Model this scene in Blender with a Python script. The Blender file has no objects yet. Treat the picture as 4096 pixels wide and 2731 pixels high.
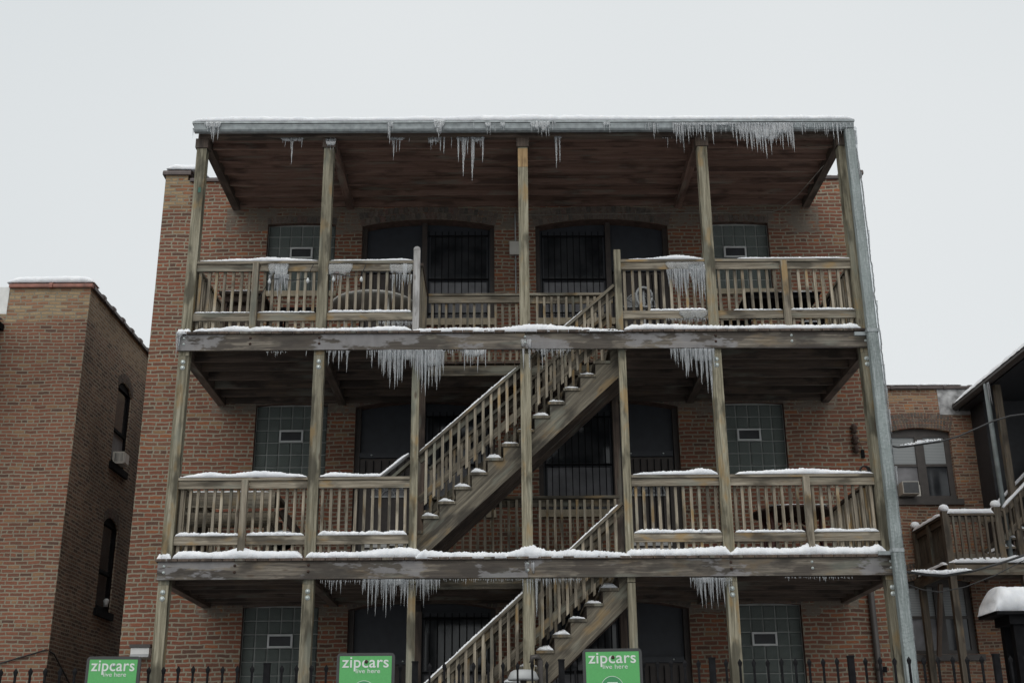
import bpy, math, random
from mathutils import Vector, Matrix, noise
random.seed(7)
PI = math.pi
S = bpy.context.scene
COL = S.collection

# ------------------------------------------------------------------ camera
F, PITCH, YAW, ROLL = 4821.456, 0.3419698, 0.0090633, -0.0084860
CAM = Vector((4.569947, -16.052872, 1.253367))
fw = Vector((math.sin(YAW)*math.cos(PITCH), math.cos(YAW)*math.cos(PITCH), math.sin(PITCH)))
rt0 = Vector((math.cos(YAW), -math.sin(YAW), 0)); up0 = rt0.cross(fw)
rt = rt0*math.cos(ROLL) + up0*math.sin(ROLL); up = up0*math.cos(ROLL) - rt0*math.sin(ROLL)
cd = bpy.data.cameras.new("camera"); cam = bpy.data.objects.new("camera", cd); COL.objects.link(cam)
m = Matrix((rt, up, -fw)).transposed().to_4x4(); m.translation = CAM; cam.matrix_world = m
cd.sensor_width = 36; cd.lens = 36*F/4096; cd.clip_start = .1; cd.clip_end = 2000
S.camera = cam

def at(x, y, Y):
    """a measured point of the facade (photo 2352 px wide) on the wall plane y = Y -> world x, z"""
    k = 4096/2352
    d = fw + rt*((x*k-2048)/F) + up*((1365.5-y*k)/F)
    p = CAM + d*((Y-CAM.y)/d.y)
    return p.x, p.z
def ax(x, y, Y): return at(x, y, Y)[0]
def az(x, y, Y): return at(x, y, Y)[1]

# ------------------------------------------------------------------ node helpers
class NT:
    def __init__(s, name):
        s.m = bpy.data.materials.new(name); s.m.use_nodes = True
        s.t = s.m.node_tree; s.n = s.t.nodes; s.b = s.n['Principled BSDF']
    def link(s, a, b): s.t.links.new(a, b)
    def inp(s, sock, v):
        if v is None: return
        if hasattr(v, 'is_output'): s.link(v, sock)
        else: sock.default_value = v
    def math(s, op, a, b=None, c=None, clamp=False):
        n = s.n.new('ShaderNodeMath'); n.operation = op; n.use_clamp = clamp
        for i, v in enumerate((a, b, c)):
            if v is not None: s.inp(n.inputs[i], v)
        return n.outputs[0]
    def mix(s, f, a, b, blend='MIX'):
        n = s.n.new('ShaderNodeMix'); n.data_type = 'RGBA'; n.blend_type = blend
        s.inp(n.inputs[0], f); s.inp(n.inputs[6], a); s.inp(n.inputs[7], b)
        return n.outputs[2]
    def comb(s, x, y, z=0.):
        n = s.n.new('ShaderNodeCombineXYZ')
        s.inp(n.inputs[0], x); s.inp(n.inputs[1], y); s.inp(n.inputs[2], z); return n.outputs[0]
    def sep(s, v):
        n = s.n.new('ShaderNodeSeparateXYZ'); s.link(v, n.inputs[0]); return n.outputs
    def noise(s, vec, scale, detail=2, rough=.5, col=False):
        n = s.n.new('ShaderNodeTexNoise'); s.link(vec, n.inputs['Vector'])
        n.inputs['Scale'].default_value = scale; n.inputs['Detail'].default_value = detail
        n.inputs['Roughness'].default_value = rough
        return n.outputs['Color' if col else 'Fac']
    def white(s, vec):
        n = s.n.new('ShaderNodeTexWhiteNoise'); n.noise_dimensions = '3D'; s.link(vec, n.inputs['Vector']); return n.outputs
    def ramp(s, f, stops, const=False):
        n = s.n.new('ShaderNodeValToRGB'); r = n.color_ramp
        if const: r.interpolation = 'CONSTANT'
        while len(r.elements) < len(stops): r.elements.new(.5)
        for e, (p, c) in zip(r.elements, stops):
            e.position = p; e.color = (*c, 1) if len(c) == 3 else c
        s.inp(n.inputs[0], f); return n.outputs[0]
    def step(s, v, lo, hi):
        n = s.n.new('ShaderNodeMapRange'); n.interpolation_type = 'SMOOTHSTEP'
        s.inp(n.inputs[0], v); s.inp(n.inputs[1], lo); s.inp(n.inputs[2], hi); return n.outputs[0]
    def geo(s): return s.n.new('ShaderNodeNewGeometry').outputs
    def uv(s): return s.n.new('ShaderNodeTexCoord').outputs['UV']
    def rnd(s): return s.n.new('ShaderNodeObjectInfo').outputs['Random']
    def bump(s, h, strength=.3, dist=.01):
        n = s.n.new('ShaderNodeBump'); s.link(h, n.inputs['Height'])
        n.inputs['Strength'].default_value = strength; n.inputs['Distance'].default_value = dist
        s.link(n.outputs[0], s.b.inputs['Normal'])
    def base(s, v): s.inp(s.b.inputs['Base Color'], v if hasattr(v, 'is_output') else (*v, 1))
    def set(s, **k):
        for a, v in k.items(): s.inp(s.b.inputs[a.replace('_', ' ')], v)
        return s

def plain(name, c, rough=.6, metal=0., var=.15, scale=8., bump=0.):
    t = NT(name); p = t.geo()['Position']
    f = t.noise(p, scale, 3)
    lo = tuple(x*(1-var) for x in c); hi = tuple(min(1, x*(1+var)) for x in c)
    t.base(t.ramp(f, [(.3, lo), (.7, hi)]))
    t.set(Roughness=rough, Metallic=metal)
    if bump: t.bump(f, bump, .01)
    return t.m

def brick_mat(name, stops, mortar, course=.067, length=.215, tan_z=None, tan_cols=None, stain=.35, header=6, tan_x=None, parge=None):
    t = NT(name); g = t.geo()
    p = t.sep(g['Position']); nrm = t.sep(g['Normal'])
    useY = t.math('GREATER_THAN', t.math('ABSOLUTE', nrm[0]), .5)
    u = t.math('ADD', t.math('MULTIPLY', p[1], useY), t.math('MULTIPLY', p[0], t.math('SUBTRACT', 1., useY)))
    wob = t.noise(g['Position'], 9., 2)
    wob2 = t.noise(t.comb(t.math('MULTIPLY', u, 1.5), p[2], 3.), 1.3, 1)
    z = t.math('ADD', t.math('ADD', p[2], t.math('MULTIPLY', t.math('SUBTRACT', wob, .5), .022)), t.math('MULTIPLY', t.math('SUBTRACT', wob2, .5), .05))
    v = t.math('DIVIDE', z, course); row = t.math('FLOOR', v); fv = t.math('FRACT', v)
    hd = t.math('LESS_THAN', t.math('FLOORED_MODULO', row, float(header)), .5)
    ln = t.math('SUBTRACT', length, t.math('MULTIPLY', hd, length*.5))
    rr = t.white(t.comb(row, 7.3, 1.1))['Value']
    off = t.math('ADD', t.math('MULTIPLY', t.math('FLOORED_MODULO', row, 2.), .5), t.math('MULTIPLY', rr, .3))
    wu = t.noise(g['Position'], 14., 2)
    uu = t.math('ADD', t.math('DIVIDE', t.math('ADD', u, t.math('MULTIPLY', t.math('SUBTRACT', wu, .5), .03)), ln), off)
    colm = t.math('FLOOR', uu); fu = t.math('FRACT', uu)
    du = t.math('MULTIPLY', t.math('MINIMUM', fu, t.math('SUBTRACT', 1., fu)), ln)
    dv = t.math('MULTIPLY', t.math('MINIMUM', fv, t.math('SUBTRACT', 1., fv)), course)
    d = t.math('MINIMUM', du, t.math('MULTIPLY', dv, 1.0))
    fine = t.noise(g['Position'], 55., 3)
    d = t.math('ADD', d, t.math('MULTIPLY', t.math('SUBTRACT', fine, .5), .012))
    w = t.white(t.comb(colm, row, 0.)); w2 = t.white(t.comb(colm, row, 5.))
    # joint width varies per brick
    lo = t.math('ADD', .0062, t.math('MULTIPLY', w2['Value'], .005))
    mask = t.step(d, lo, t.math('ADD', lo, .0045))
    bc = t.ramp(w['Value'], stops, const=True)
    mean = [sum(c[i]*w_ for c, w_ in zip([q[1] for q in stops], [b_-a_ for a_, b_ in zip([q[0] for q in stops], [q[0] for q in stops][1:]+[1])])) for i in range(3)]
    bc = t.mix(.3, bc, (*mean, 1))
    if tan_z is not None:
        tc = t.ramp(w['Value'], tan_cols, const=True)
        zz = t.math('ADD', p[2], t.math('MULTIPLY', t.math('SUBTRACT', t.noise(t.comb(u, row, 0.), 1.1, 2), .5), .25))
        tm = t.step(zz, tan_z-.03, tan_z+.03)
        if tan_x is not None: tm = t.math('MULTIPLY', tm, t.math('LESS_THAN', t.math('ADD', p[0], t.math('MULTIPLY', zz, .0)), tan_x))
        bc = t.mix(tm, bc, tc)
    blotch = t.noise(g['Position'], 30., 4, .65)
    bc = t.mix(t.step(blotch, .45, .75), bc, (.3, .24, .17, 1)) if False else t.mix(.55, bc, t.mix(1., bc, t.ramp(blotch, [(.25, (.6, .6, .6)), (.75, (1.4, 1.36, 1.32))]), 'MULTIPLY'))
    mc = t.mix(fine, (*[c*.75 for c in mortar], 1), (*[c*1.2 for c in mortar], 1))
    col = t.mix(mask, mc, bc)
    big = t.noise(g['Position'], .55, 4, .6)
    col = t.mix(stain, col, t.mix(1., col, t.ramp(big, [(.35, (.4, .38, .36)), (.65, (1.25, 1.25, 1.25))]), 'MULTIPLY'))
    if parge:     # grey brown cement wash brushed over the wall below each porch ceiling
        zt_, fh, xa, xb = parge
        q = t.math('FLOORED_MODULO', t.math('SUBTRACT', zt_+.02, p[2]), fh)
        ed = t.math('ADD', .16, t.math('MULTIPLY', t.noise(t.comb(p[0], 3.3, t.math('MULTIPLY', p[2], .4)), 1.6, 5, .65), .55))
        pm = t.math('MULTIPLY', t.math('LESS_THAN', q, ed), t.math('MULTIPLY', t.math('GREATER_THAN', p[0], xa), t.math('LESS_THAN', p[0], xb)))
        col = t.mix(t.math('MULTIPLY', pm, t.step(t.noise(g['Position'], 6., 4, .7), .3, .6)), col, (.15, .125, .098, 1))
    smear = t.step(t.noise(g['Position'], 2.3, 5, .7), .62, .72)
    col = t.mix(t.math('MULTIPLY', smear, .6), col, (*mortar, 1))
    t.base(col); t.set(Roughness=.9)
    t.bump(t.math('ADD', t.math('MULTIPLY', mask, 1.), t.math('MULTIPLY', fine, .35)), .7, .012)
    return t.m

def wood_mat(name, dark, mid, light, ochre=.55, bright=.5, wet=None, rough=.82, patches=None):
    t = NT(name); uv = t.sep(t.uv()); r = t.rnd(); g = t.geo()
    u = t.math('ADD', uv[0], t.math('MULTIPLY', r, 41.)); v = t.math('ADD', uv[1], t.math('MULTIPLY', r, 13.))
    warp = t.noise(t.comb(t.math('MULTIPLY', u, 1.4), t.math('MULTIPLY', v, 6.)), 1., 2)
    vv = t.math('ADD', v, t.math('MULTIPLY', t.math('SUBTRACT', warp, .5), .05))
    grain = t.noise(t.comb(t.math('MULTIPLY', u, 2.2), t.math('MULTIPLY', vv, 70.), r), 1., 5, .8)
    ring = t.noise(t.comb(t.math('MULTIPLY', u, .8), t.math('MULTIPLY', vv, 22.), 2.), 1., 2)
    gg = t.math('ADD', t.math('MULTIPLY', grain, .6), t.math('MULTIPLY', ring, .4))
    col = t.ramp(gg, [(.36, dark), (.5, mid), (.64, light)])
    p2 = t.noise(t.comb(t.math('MULTIPLY', u, 2.1), t.math('MULTIPLY', v, 5.), 8.), 1., 3)
    col = t.mix(t.math('MULTIPLY', t.step(p2, .55, .68), ochre), col, (.25, .155, .05, 1))
    p3 = t.noise(t.comb(t.math('MULTIPLY', u, 1.5), t.math('MULTIPLY', v, 4.), 19.), 1., 4)
    col = t.mix(t.math('MULTIPLY', t.step(p3, .5, .63), .78), col, (*[c*.55 for c in dark], 1))
    p4 = t.noise(t.comb(t.math('MULTIPLY', u, 1.2), t.math('MULTIPLY', v, 5.), 31.), 1., 3)
    col = t.mix(t.math('MULTIPLY', t.step(p4, .56, .68), .4), col, (.2, .215, .175, 1))
    # knots
    vo = t.n.new('ShaderNodeTexVoronoi'); vo.inputs['Scale'].default_value = 1.
    t.link(t.comb(t.math('MULTIPLY', u, 1.7), t.math('MULTIPLY', v, 5.5)), vo.inputs['Vector'])
    kn = t.math('SUBTRACT', 1., t.step(vo.outputs['Distance'], .05, .13))
    col = t.mix(t.math('MULTIPLY', kn, .8), col, (.06, .04, .025, 1))
    hsv = t.n.new('ShaderNodeHueSaturation'); t.link(col, hsv.inputs['Color'])
    t.link(t.math('ADD', 1.-bright/2, t.math('MULTIPLY', r, bright)), hsv.inputs['Value'])
    hsv.inputs['Saturation'].default_value = .95
    col = hsv.outputs[0]
    ro = rough
    if patches:
        # meltwater stains and frost film, each with a sharp outline of its own
        ps = t.comb(t.math('MULTIPLY', u, .55), t.math('MULTIPLY', v, 2.2), 4.)
        a = t.noise(ps, 1., 5, .62)
        col = t.mix(t.math('MULTIPLY', t.step(a, .5, .53), .72), col, (.042, .034, .028, 1))
        b = t.noise(t.comb(t.math('MULTIPLY', u, .5), t.math('MULTIPLY', v, 1.4), 14.), 1., 6, .66)
        fm = t.math('MULTIPLY', t.step(b, .52, .55), t.math('ADD', .35, t.math('MULTIPLY', t.noise(t.comb(t.math('MULTIPLY', u, 9.), t.math('MULTIPLY', v, 3.)), 1., 4), .6)))
        col = t.mix(fm, col, (.2, .195, .2, 1))
        ro = t.math('SUBTRACT', .8, t.math('MULTIPLY', fm, .5))
    t.base(col); t.set(Roughness=ro)
    t.bump(gg, .45, .006)
    return t.m

M = {}
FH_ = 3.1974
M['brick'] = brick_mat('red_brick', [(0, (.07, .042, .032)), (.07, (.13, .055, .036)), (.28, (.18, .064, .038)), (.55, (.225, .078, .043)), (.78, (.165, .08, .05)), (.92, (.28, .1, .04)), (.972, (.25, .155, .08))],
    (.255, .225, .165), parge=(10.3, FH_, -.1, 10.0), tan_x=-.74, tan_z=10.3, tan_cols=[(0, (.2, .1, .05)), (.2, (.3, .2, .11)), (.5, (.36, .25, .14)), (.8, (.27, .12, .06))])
M['brick_left'] = brick_mat('mixed_brick', [(0, (.065, .038, .03)), (.08, (.135, .06, .04)), (.3, (.2, .076, .046)), (.62, (.235, .093, .054)), (.93, (.27, .16, .085))],
    (.255, .225, .165), tan_z=9.2, tan_cols=[(0, (.22, .12, .07)), (.2, (.32, .22, .125)), (.5, (.36, .26, .15)), (.8, (.28, .14, .08))])
M['brick_side'] = brick_mat('dirty_side_brick', [(0, (.065, .048, .038)), (.25, (.14, .085, .06)), (.6, (.205, .12, .08)), (.85, (.26, .17, .115))],
    (.31, .27, .21), tan_z=9.25, tan_cols=[(0, (.19, .13, .08)), (.3, (.28, .2, .125)), (.7, (.22, .15, .09))], stain=.5)
M['brick_right'] = brick_mat('tan_red_brick', [(0, (.07, .043, .033)), (.15, (.15, .07, .048)), (.4, (.23, .1, .065)), (.65, (.27, .125, .075)), (.85, (.29, .18, .105)), (.95, (.36, .16, .06))],
    (.27, .225, .165), tan_z=9.0, tan_cols=[(0, (.2, .1, .06)), (.4, (.32, .2, .11)), (.7, (.25, .125, .075))])
t = NT('arch_brick'); w = t.white(t.uv())['Value']
t.base(t.mix(.35, t.ramp(w, [(0, (.05, .04, .033)), (.3, (.1, .07, .055)), (.6, (.15, .11, .085)), (.85, (.13, .06, .045))], True), t.mix(1., (.2, .19, .17, 1), t.ramp(t.noise(t.geo()['Position'], 25., 4), [(.3, (.3, .3, .3)), (.7, (1, 1, 1))]), 'MULTIPLY')))
t.set(Roughness=.9); t.bump(t.noise(t.geo()['Position'], 60., 3), .4); M['arch'] = t.m
M['post'] = wood_mat('weathered_post_wood', (.065, .058, .034), (.188, .168, .113), (.36, .33, .245), ochre=.65, bright=.35)
M['rail'] = wood_mat('weathered_rail_wood', (.068, .056, .038), (.182, .154, .112), (.345, .305, .235), ochre=.75, bright=.35)
M['baluster'] = wood_mat('weathered_baluster_wood', (.09, .075, .052), (.235, .199, .145), (.41, .36, .275), ochre=.85, bright=.6)
M['beam'] = wood_mat('stained_beam_wood', (.05, .042, .034), (.112, .094, .074), (.26, .225, .175), ochre=.2, bright=.1, patches=True)
M['icy_wood'] = wood_mat('ice_glazed_wood', (.15, .14, .13), (.26, .25, .24), (.42, .42, .42), ochre=.05, bright=.1, rough=.3)
M['dark_wood'] = wood_mat('dark_stained_wood', (.045, .032, .024), (.085, .06, .045), (.14, .1, .078), ochre=.1, bright=.3)
M['red_wood'] = wood_mat('red_brown_ceiling_wood', (.115, .066, .048), (.185, .106, .078), (.24, .155, .118), ochre=.05, bright=.15)
M['stair'] = wood_mat('stair_wood', (.042, .035, .025), (.102, .087, .062), (.21, .185, .135), ochre=.45, bright=.3)
M['far_wood'] = wood_mat('brown_neighbour_wood', (.05, .04, .028), (.095, .075, .052), (.15, .122, .09), ochre=.25, bright=.4)
M['galv'] = plain('galvanised_steel', (.255, .28, .285), .5, .2, .25, 14., .15)
M['zinc'] = plain('zinc_bolt', (.55, .6, .58), .35, .6, .1)
M['black_metal'] = plain('black_metal', (.009, .009, .01), .5, 0., .3)
M['fence'] = plain('black_iron', (.012, .012, .013), .55, 0., .35, 20.)
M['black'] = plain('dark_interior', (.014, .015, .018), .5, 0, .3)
M['navy'] = plain('blue_black_paint', (.019, .022, .029), .5, 0, .2)
M['brown_frame'] = plain('dark_brown_paint', (.038, .028, .023), .55, 0, .25)
M['charcoal_frame'] = plain('charcoal_paint', (.05, .043, .039), .55, 0, .2)
M['curtain'] = plain('grey_curtain', (.19, .19, .2), .9, 0, .2, 5.)
M['white_paint'] = plain('white_paint', (.62, .62, .6), .5, 0, .08)
M['grey_paint'] = plain('grey_paint', (.36, .37, .37), .5, 0, .1)
M['alu'] = plain('vent_aluminium', (.5, .51, .5), .45, .1, .1)
M['sill'] = plain('limestone', (.33, .28, .2), .85, 0, .2, 12., .2)
M['cement'] = plain('cement_patch', (.24, .22, .19), .9, 0, .3, 6., .3)
M['tile'] = plain('terracotta_coping', (.2, .075, .05), .55, 0, .35, 9.)
M['dark_tile'] = plain('dark_coping_tile', (.055, .038, .034), .5, 0, .35, 9.)
for k_ in ('fence', 'black_metal'): M[k_].node_tree.nodes['Principled BSDF'].inputs['Specular IOR Level'].default_value = .05; M[k_].node_tree.nodes['Principled BSDF'].inputs['Roughness'].default_value = .7
M['shingle'] = plain('dark_roofing', (.03, .03, .033), .8, 0, .3, 20.)
M['plastic'] = plain('white_plastic', (.68, .67, .62), .5, 0, .12, 4.)
M['sign_black'] = plain('sign_border', (.035, .037, .037), .5, 0, .1)
M['sign_green'] = plain('sign_green', (.085, .36, .105), .5, 0, .07, 90.)
M['sign_dark_green'] = plain('sign_disc_green', (.04, .23, .085), .5, 0, .06, 90.)
M['sign_white'] = plain('sign_lettering', (.62, .66, .62), .5, 0, .05)
M['rust'] = plain('rusty_iron', (.05, .028, .02), .8, .2, .4, 30.)
M['cable'] = plain('black_cable', (.012, .012, .012), .5)
M['bulb'] = plain('frosted_bulb', (.5, .52, .52), .25)
M['ac'] = plain('beige_metal', (.5, .48, .43), .5, 0, .08)
M['grille'] = plain('dark_grille', (.06, .062, .065), .6)
M['green_tag'] = plain('green_tape', (.015, .085, .06), .6)
t = NT('iced_zinc'); p = t.sep(t.geo()['Position'])
a = t.noise(t.comb(t.math('MULTIPLY', p[0], 1.), p[1], t.math('MULTIPLY', p[2], .06)), 45., 4, .7); b_ = t.noise(t.geo()['Position'], 1.5, 4)
t.base(t.mix(t.math('MULTIPLY', t.step(a, .45, .65), .45), t.ramp(b_, [(.35, (.13, .155, .15)), (.65, (.22, .255, .25))]), (.42, .45, .46, 1)))
t.set(Roughness=.35); t.bump(t.math('ADD', a, t.math('MULTIPLY', t.noise(t.geo()['Position'], 30., 3), .8)), .7, .02); M['iced'] = t.m
# snow
t = NT('snow'); p = t.geo()['Position']
t.base(t.ramp(t.noise(p, 7., 4), [(.3, (.72, .74, .77)), (.7, (.86, .87, .885))])); t.set(Roughness=.75)
t.b.inputs['Subsurface Weight'].default_value = .15; t.b.inputs['Subsurface Radius'].default_value = (.03, .035, .04)
t.bump(t.math('ADD', t.noise(p, 35., 4, .7), t.noise(p, 140., 2)), .5, .012); M['snow'] = t.m
# ice : thin clear body, sky reflections, milky bubbles
def ice(name, milky, rough, vec_scale=22., bump=.12):
    t = NT(name); p = t.geo()['Position']; t.n.remove(t.b)
    df = t.n.new('ShaderNodeBsdfDiffuse'); df.inputs['Color'].default_value = (.88, .9, .92, 1)
    tl = t.n.new('ShaderNodeBsdfTranslucent'); tl.inputs['Color'].default_value = (.88, .9, .92, 1)
    tp = t.n.new('ShaderNodeBsdfTransparent'); tp.inputs['Color'].default_value = (.93, .95, .96, 1)
    gl = t.n.new('ShaderNodeBsdfGlossy'); gl.inputs['Roughness'].default_value = rough
    fr = t.n.new('ShaderNodeFresnel'); fr.inputs['IOR'].default_value = 1.31
    bm = t.n.new('ShaderNodeBump'); bm.inputs['Strength'].default_value = bump; bm.inputs['Distance'].default_value = .01
    pq = t.sep(p); t.link(t.noise(t.comb(pq[0], pq[1], t.math('MULTIPLY', pq[2], .25)), 38., 2), bm.inputs['Height'])
    for q in (gl, fr): t.link(bm.outputs[0], q.inputs['Normal'])
    def mixs(f, x, y):
        q = t.n.new('ShaderNodeMixShader'); t.inp(q.inputs[0], f); t.link(x.outputs[0], q.inputs[1]); t.link(y.outputs[0], q.inputs[2]); return q
    mk = mixs(.5, df, tl)
    ps = t.sep(p); pv = t.comb(ps[0], ps[1], t.math('MULTIPLY', ps[2], .07 if name == 'ice' else .35))
    body = mixs(t.math('MULTIPLY', t.step(t.noise(pv, vec_scale, 3, .6), .25, .75), milky*1.7), tp, mk)
    full = mixs(t.math('MINIMUM', .9, t.math('ADD', .03, t.math('MULTIPLY', fr.outputs[0], 1.8))), body, gl)
    t.link(full.outputs[0], t.n['Material Output'].inputs['Surface'])
    return t.m
M['ice'] = ice('ice', .34, .04, 60.)
M['film'] = ice('ice_film', .1, .22, 9., .06)
# glass block
t = NT('glass_block'); g = t.geo(); p = t.sep(g['Position'])
d1 = t.math('SINE', t.math('MULTIPLY', t.math('ADD', p[0], p[2]), 190.)); d2 = t.math('SINE', t.math('MULTIPLY', t.math('SUBTRACT', p[0], p[2]), 190.))
lat = t.math('MULTIPLY', d1, d2)
t.base(t.mix(t.step(lat, .1, .8), (.085, .105, .095, 1), (.33, .36, .34, 1))); t.set(Roughness=.16)  # pale lattice peaks: sky glints put into the base colour
t.bump(lat, .9, .006); M['block'] = t.m
t = NT('window_glass'); t.base(t.ramp(t.noise(t.geo()['Position'], 2.2, 3), [(.35, (.016, .018, .021)), (.65, (.05, .053, .057))])); t.set(Roughness=.08); t.b.inputs['Specular IOR Level'].default_value = .5
M['glass'] = t.m
t = NT('blind'); p = t.sep(t.geo()['Position'])
t.base(t.mix(t.math('ABSOLUTE', t.math('SINE', t.math('MULTIPLY', p[2], 90.))), (.17, .185, .19, 1), (.32, .34, .345, 1))); t.set(Roughness=.6); M['blind'] = t.m
t = NT('ground'); p = t.geo()['Position']
t.base(t.ramp(t.noise(p, .5, 5), [(.36, (.06, .06, .062)), (.48, (.2, .2, .205)), (.6, (.6, .61, .63))])); t.set(Roughness=.7); M['ground'] = t.m

# ------------------------------------------------------------------ mesh builder
class MB:
    def __init__(s): s.v = []; s.f = []; s.uv = []; s.sm = []
    def quad(s, pts, uvs=None, smooth=False):
        i = len(s.v); s.v.extend([tuple(q) for q in pts]); s.f.append(tuple(range(i, i+len(pts))))
        s.uv.append(uvs or [(q[0], q[2]) for q in pts]); s.sm.append(smooth)
    def obox(s, c, a, b, d, taper=None):
        """a = half vector along the grain; b, d = half cross vectors"""
        c, a, b, d = map(Vector, (c, a, b, d)); L, Bm, Dm = a.length, b.length, d.length
        o = random.random()*50; o2 = random.random()*9
        P = lambda i, j, k: c+a*i+b*j+d*k
        for j in (-1, 1):
            q = [P(-1, j, -1), P(1, j, -1), P(1, j, 1), P(-1, j, 1)]; u = [(o-L, o2-Dm), (o+L, o2-Dm), (o+L, o2+Dm), (o-L, o2+Dm)]
            if (b.cross(a).dot(d) < 0) == (j > 0): q.reverse(); u.reverse()
            s.quad(q, u)
            o2 += .37
        for k in (-1, 1):
            q = [P(-1, -1, k), P(1, -1, k), P(1, 1, k), P(-1, 1, k)]; u = [(o-L, o2-Bm), (o+L, o2-Bm), (o+L, o2+Bm), (o-L, o2+Bm)]
            if (a.cross(b).dot(d) > 0) != (k > 0): q.reverse(); u.reverse()
            s.quad(q, u); o2 += .37
        for i in (-1, 1):
            q = [P(i, -1, -1), P(i, 1, -1), P(i, 1, 1), P(i, -1, 1)]; u = [(o+.02*e, o2+f*Dm) for e, f in ((-1, -1), (1, -1), (1, 1), (-1, 1))]
            if (b.cross(d).dot(a) > 0) != (i > 0): q.reverse(); u.reverse()
            s.quad(q, u)
        return s
    def box(s, x0, x1, y0, y1, z0, z1, g='z'):
        c = ((x0+x1)/2, (y0+y1)/2, (z0+z1)/2); X = ((x1-x0)/2, 0, 0); Y = (0, (y1-y0)/2, 0); Z = (0, 0, (z1-z0)/2)
        if g == 'x': return s.obox(c, X, Y, Z)
        if g == 'y': return s.obox(c, Y, Z, X)
        return s.obox(c, Z, X, Y)
    def bar(s, p0, p1, w, h, side=(0, 1, 0)):
        """board from p0 to p1 : w along side, h across"""
        p0, p1 = Vector(p0), Vector(p1); a = (p1-p0)/2; sd = Vector(side).normalized()
        n = a.cross(sd).normalized()
        return s.obox((p0+p1)/2, a, sd*w/2, n*h/2)
    def prism(s, pts, y0, y1, smooth=False):
        """polygon of (x, z) extruded in y"""
        n = len(pts)
        s.quad([(x, y0, z) for x, z in pts], [(x, z) for x, z in pts]); s.quad([(x, y1, z) for x, z in reversed(pts)], [(x, z) for x, z in reversed(pts)])
        for i in range(n):
            (xa, za), (xb, zb) = pts[i], pts[(i+1) % n]
            s.quad([(xa, y0, za), (xa, y1, za), (xb, y1, zb), (xb, y0, zb)], [(0, za), (y1-y0, za), (y1-y0, zb), (0, zb)], smooth)
        return s
    def extr_x(s, prof, x0, x1, smooth=False):
        n = len(prof)
        s.quad([(x0, y, z) for y, z in prof]); s.quad([(x1, y, z) for y, z in reversed(prof)])
        for i in range(n):
            (ya, za), (yb, zb) = prof[i], prof[(i+1) % n]
            s.quad([(x0, ya, za), (x0, yb, zb), (x1, yb, zb), (x1, ya, za)], [(x0, za), (x0, zb), (x1, zb), (x1, za)], smooth)
        return s
    def extr_y(s, prof, y0, y1, smooth=False): return s.prism(prof, y0, y1, smooth)
    def tube(s, pts, r, n=8, cap=True):
        pts = [Vector(p) for p in pts]; rs = r if isinstance(r, (list, tuple)) else [r]*len(pts)
        rings = []; i0 = len(s.v)
        for i, p in enumerate(pts):
            tg = (pts[min(i+1, len(pts)-1)]-pts[max(i-1, 0)]).normalized()
            rf = Vector((0, 0, 1)) if abs(tg.z) < .9 else Vector((0, 1, 0))
            e1 = tg.cross(rf).normalized(); e2 = tg.cross(e1)
            for k in range(n):
                a = 2*PI*k/n; s.v.append(tuple(p+(e1*math.cos(a)+e2*math.sin(a))*rs[i]))
        for i in range(len(pts)-1):
            for k in range(n):
                a, b = i0+i*n+k, i0+i*n+(k+1) % n
                s.f.append((a, b, b+n, a+n)); s.uv.append([(i, k), (i, k+1), (i+1, k+1), (i+1, k)]); s.sm.append(True)
        if cap:
            s.f.append(tuple(i0+k for k in reversed(range(n)))); s.uv.append([(0, 0)]*n); s.sm.append(False)
            e = i0+(len(pts)-1)*n; s.f.append(tuple(e+k for k in range(n))); s.uv.append([(0, 0)]*n); s.sm.append(False)
        return s
    def lathe(s, c, prof, n=16, axis='z'):
        """prof of (r, h) around an axis through c"""
        c = Vector(c); i0 = len(s.v)
        for r, h in prof:
            for k in range(n):
                a = 2*PI*k/n; x, y = r*math.cos(a), r*math.sin(a)
                s.v.append(tuple(c+(Vector((x, y, h)) if axis == 'z' else Vector((x, -h, y)))))
        for i in range(len(prof)-1):
            for k in range(n):
                a, b = i0+i*n+k, i0+i*n+(k+1) % n
                s.f.append((a, b, b+n, a+n)); s.uv.append([(0, 0)]*4); s.sm.append(True)
        for e, rev in ((i0, True), (i0+(len(prof)-1)*n, False)):
            q = [e+k for k in range(n)]
            s.f.append(tuple(reversed(q) if rev else q)); s.uv.append([(0, 0)]*n); s.sm.append(False)
        return s
    def mesh(s, name, mat, org):
        me = bpy.data.meshes.new(name); o = Vector(org)
        me.from_pydata([tuple(Vector(q)-o) for q in s.v], [], s.f)
        ul = me.uv_layers.new(name='UVMap').data; i = 0
        for u in s.uv:
            for q in u: ul[i].uv = q; i += 1
        for p, sm in zip(me.polygons, s.sm): p.use_smooth = sm
        if mat: me.materials.append(mat if not isinstance(mat, str) else M[mat])
        me.validate(); return me
    def org(s):
        xs, ys, zs = zip(*s.v); return Vector(((min(xs)+max(xs))/2, (min(ys)+max(ys))/2, min(zs)))
    def build(s, name, mat, parent=None):
        o = s.org(); return place(s.mesh(name, mat, o), name, parent, o)

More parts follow.
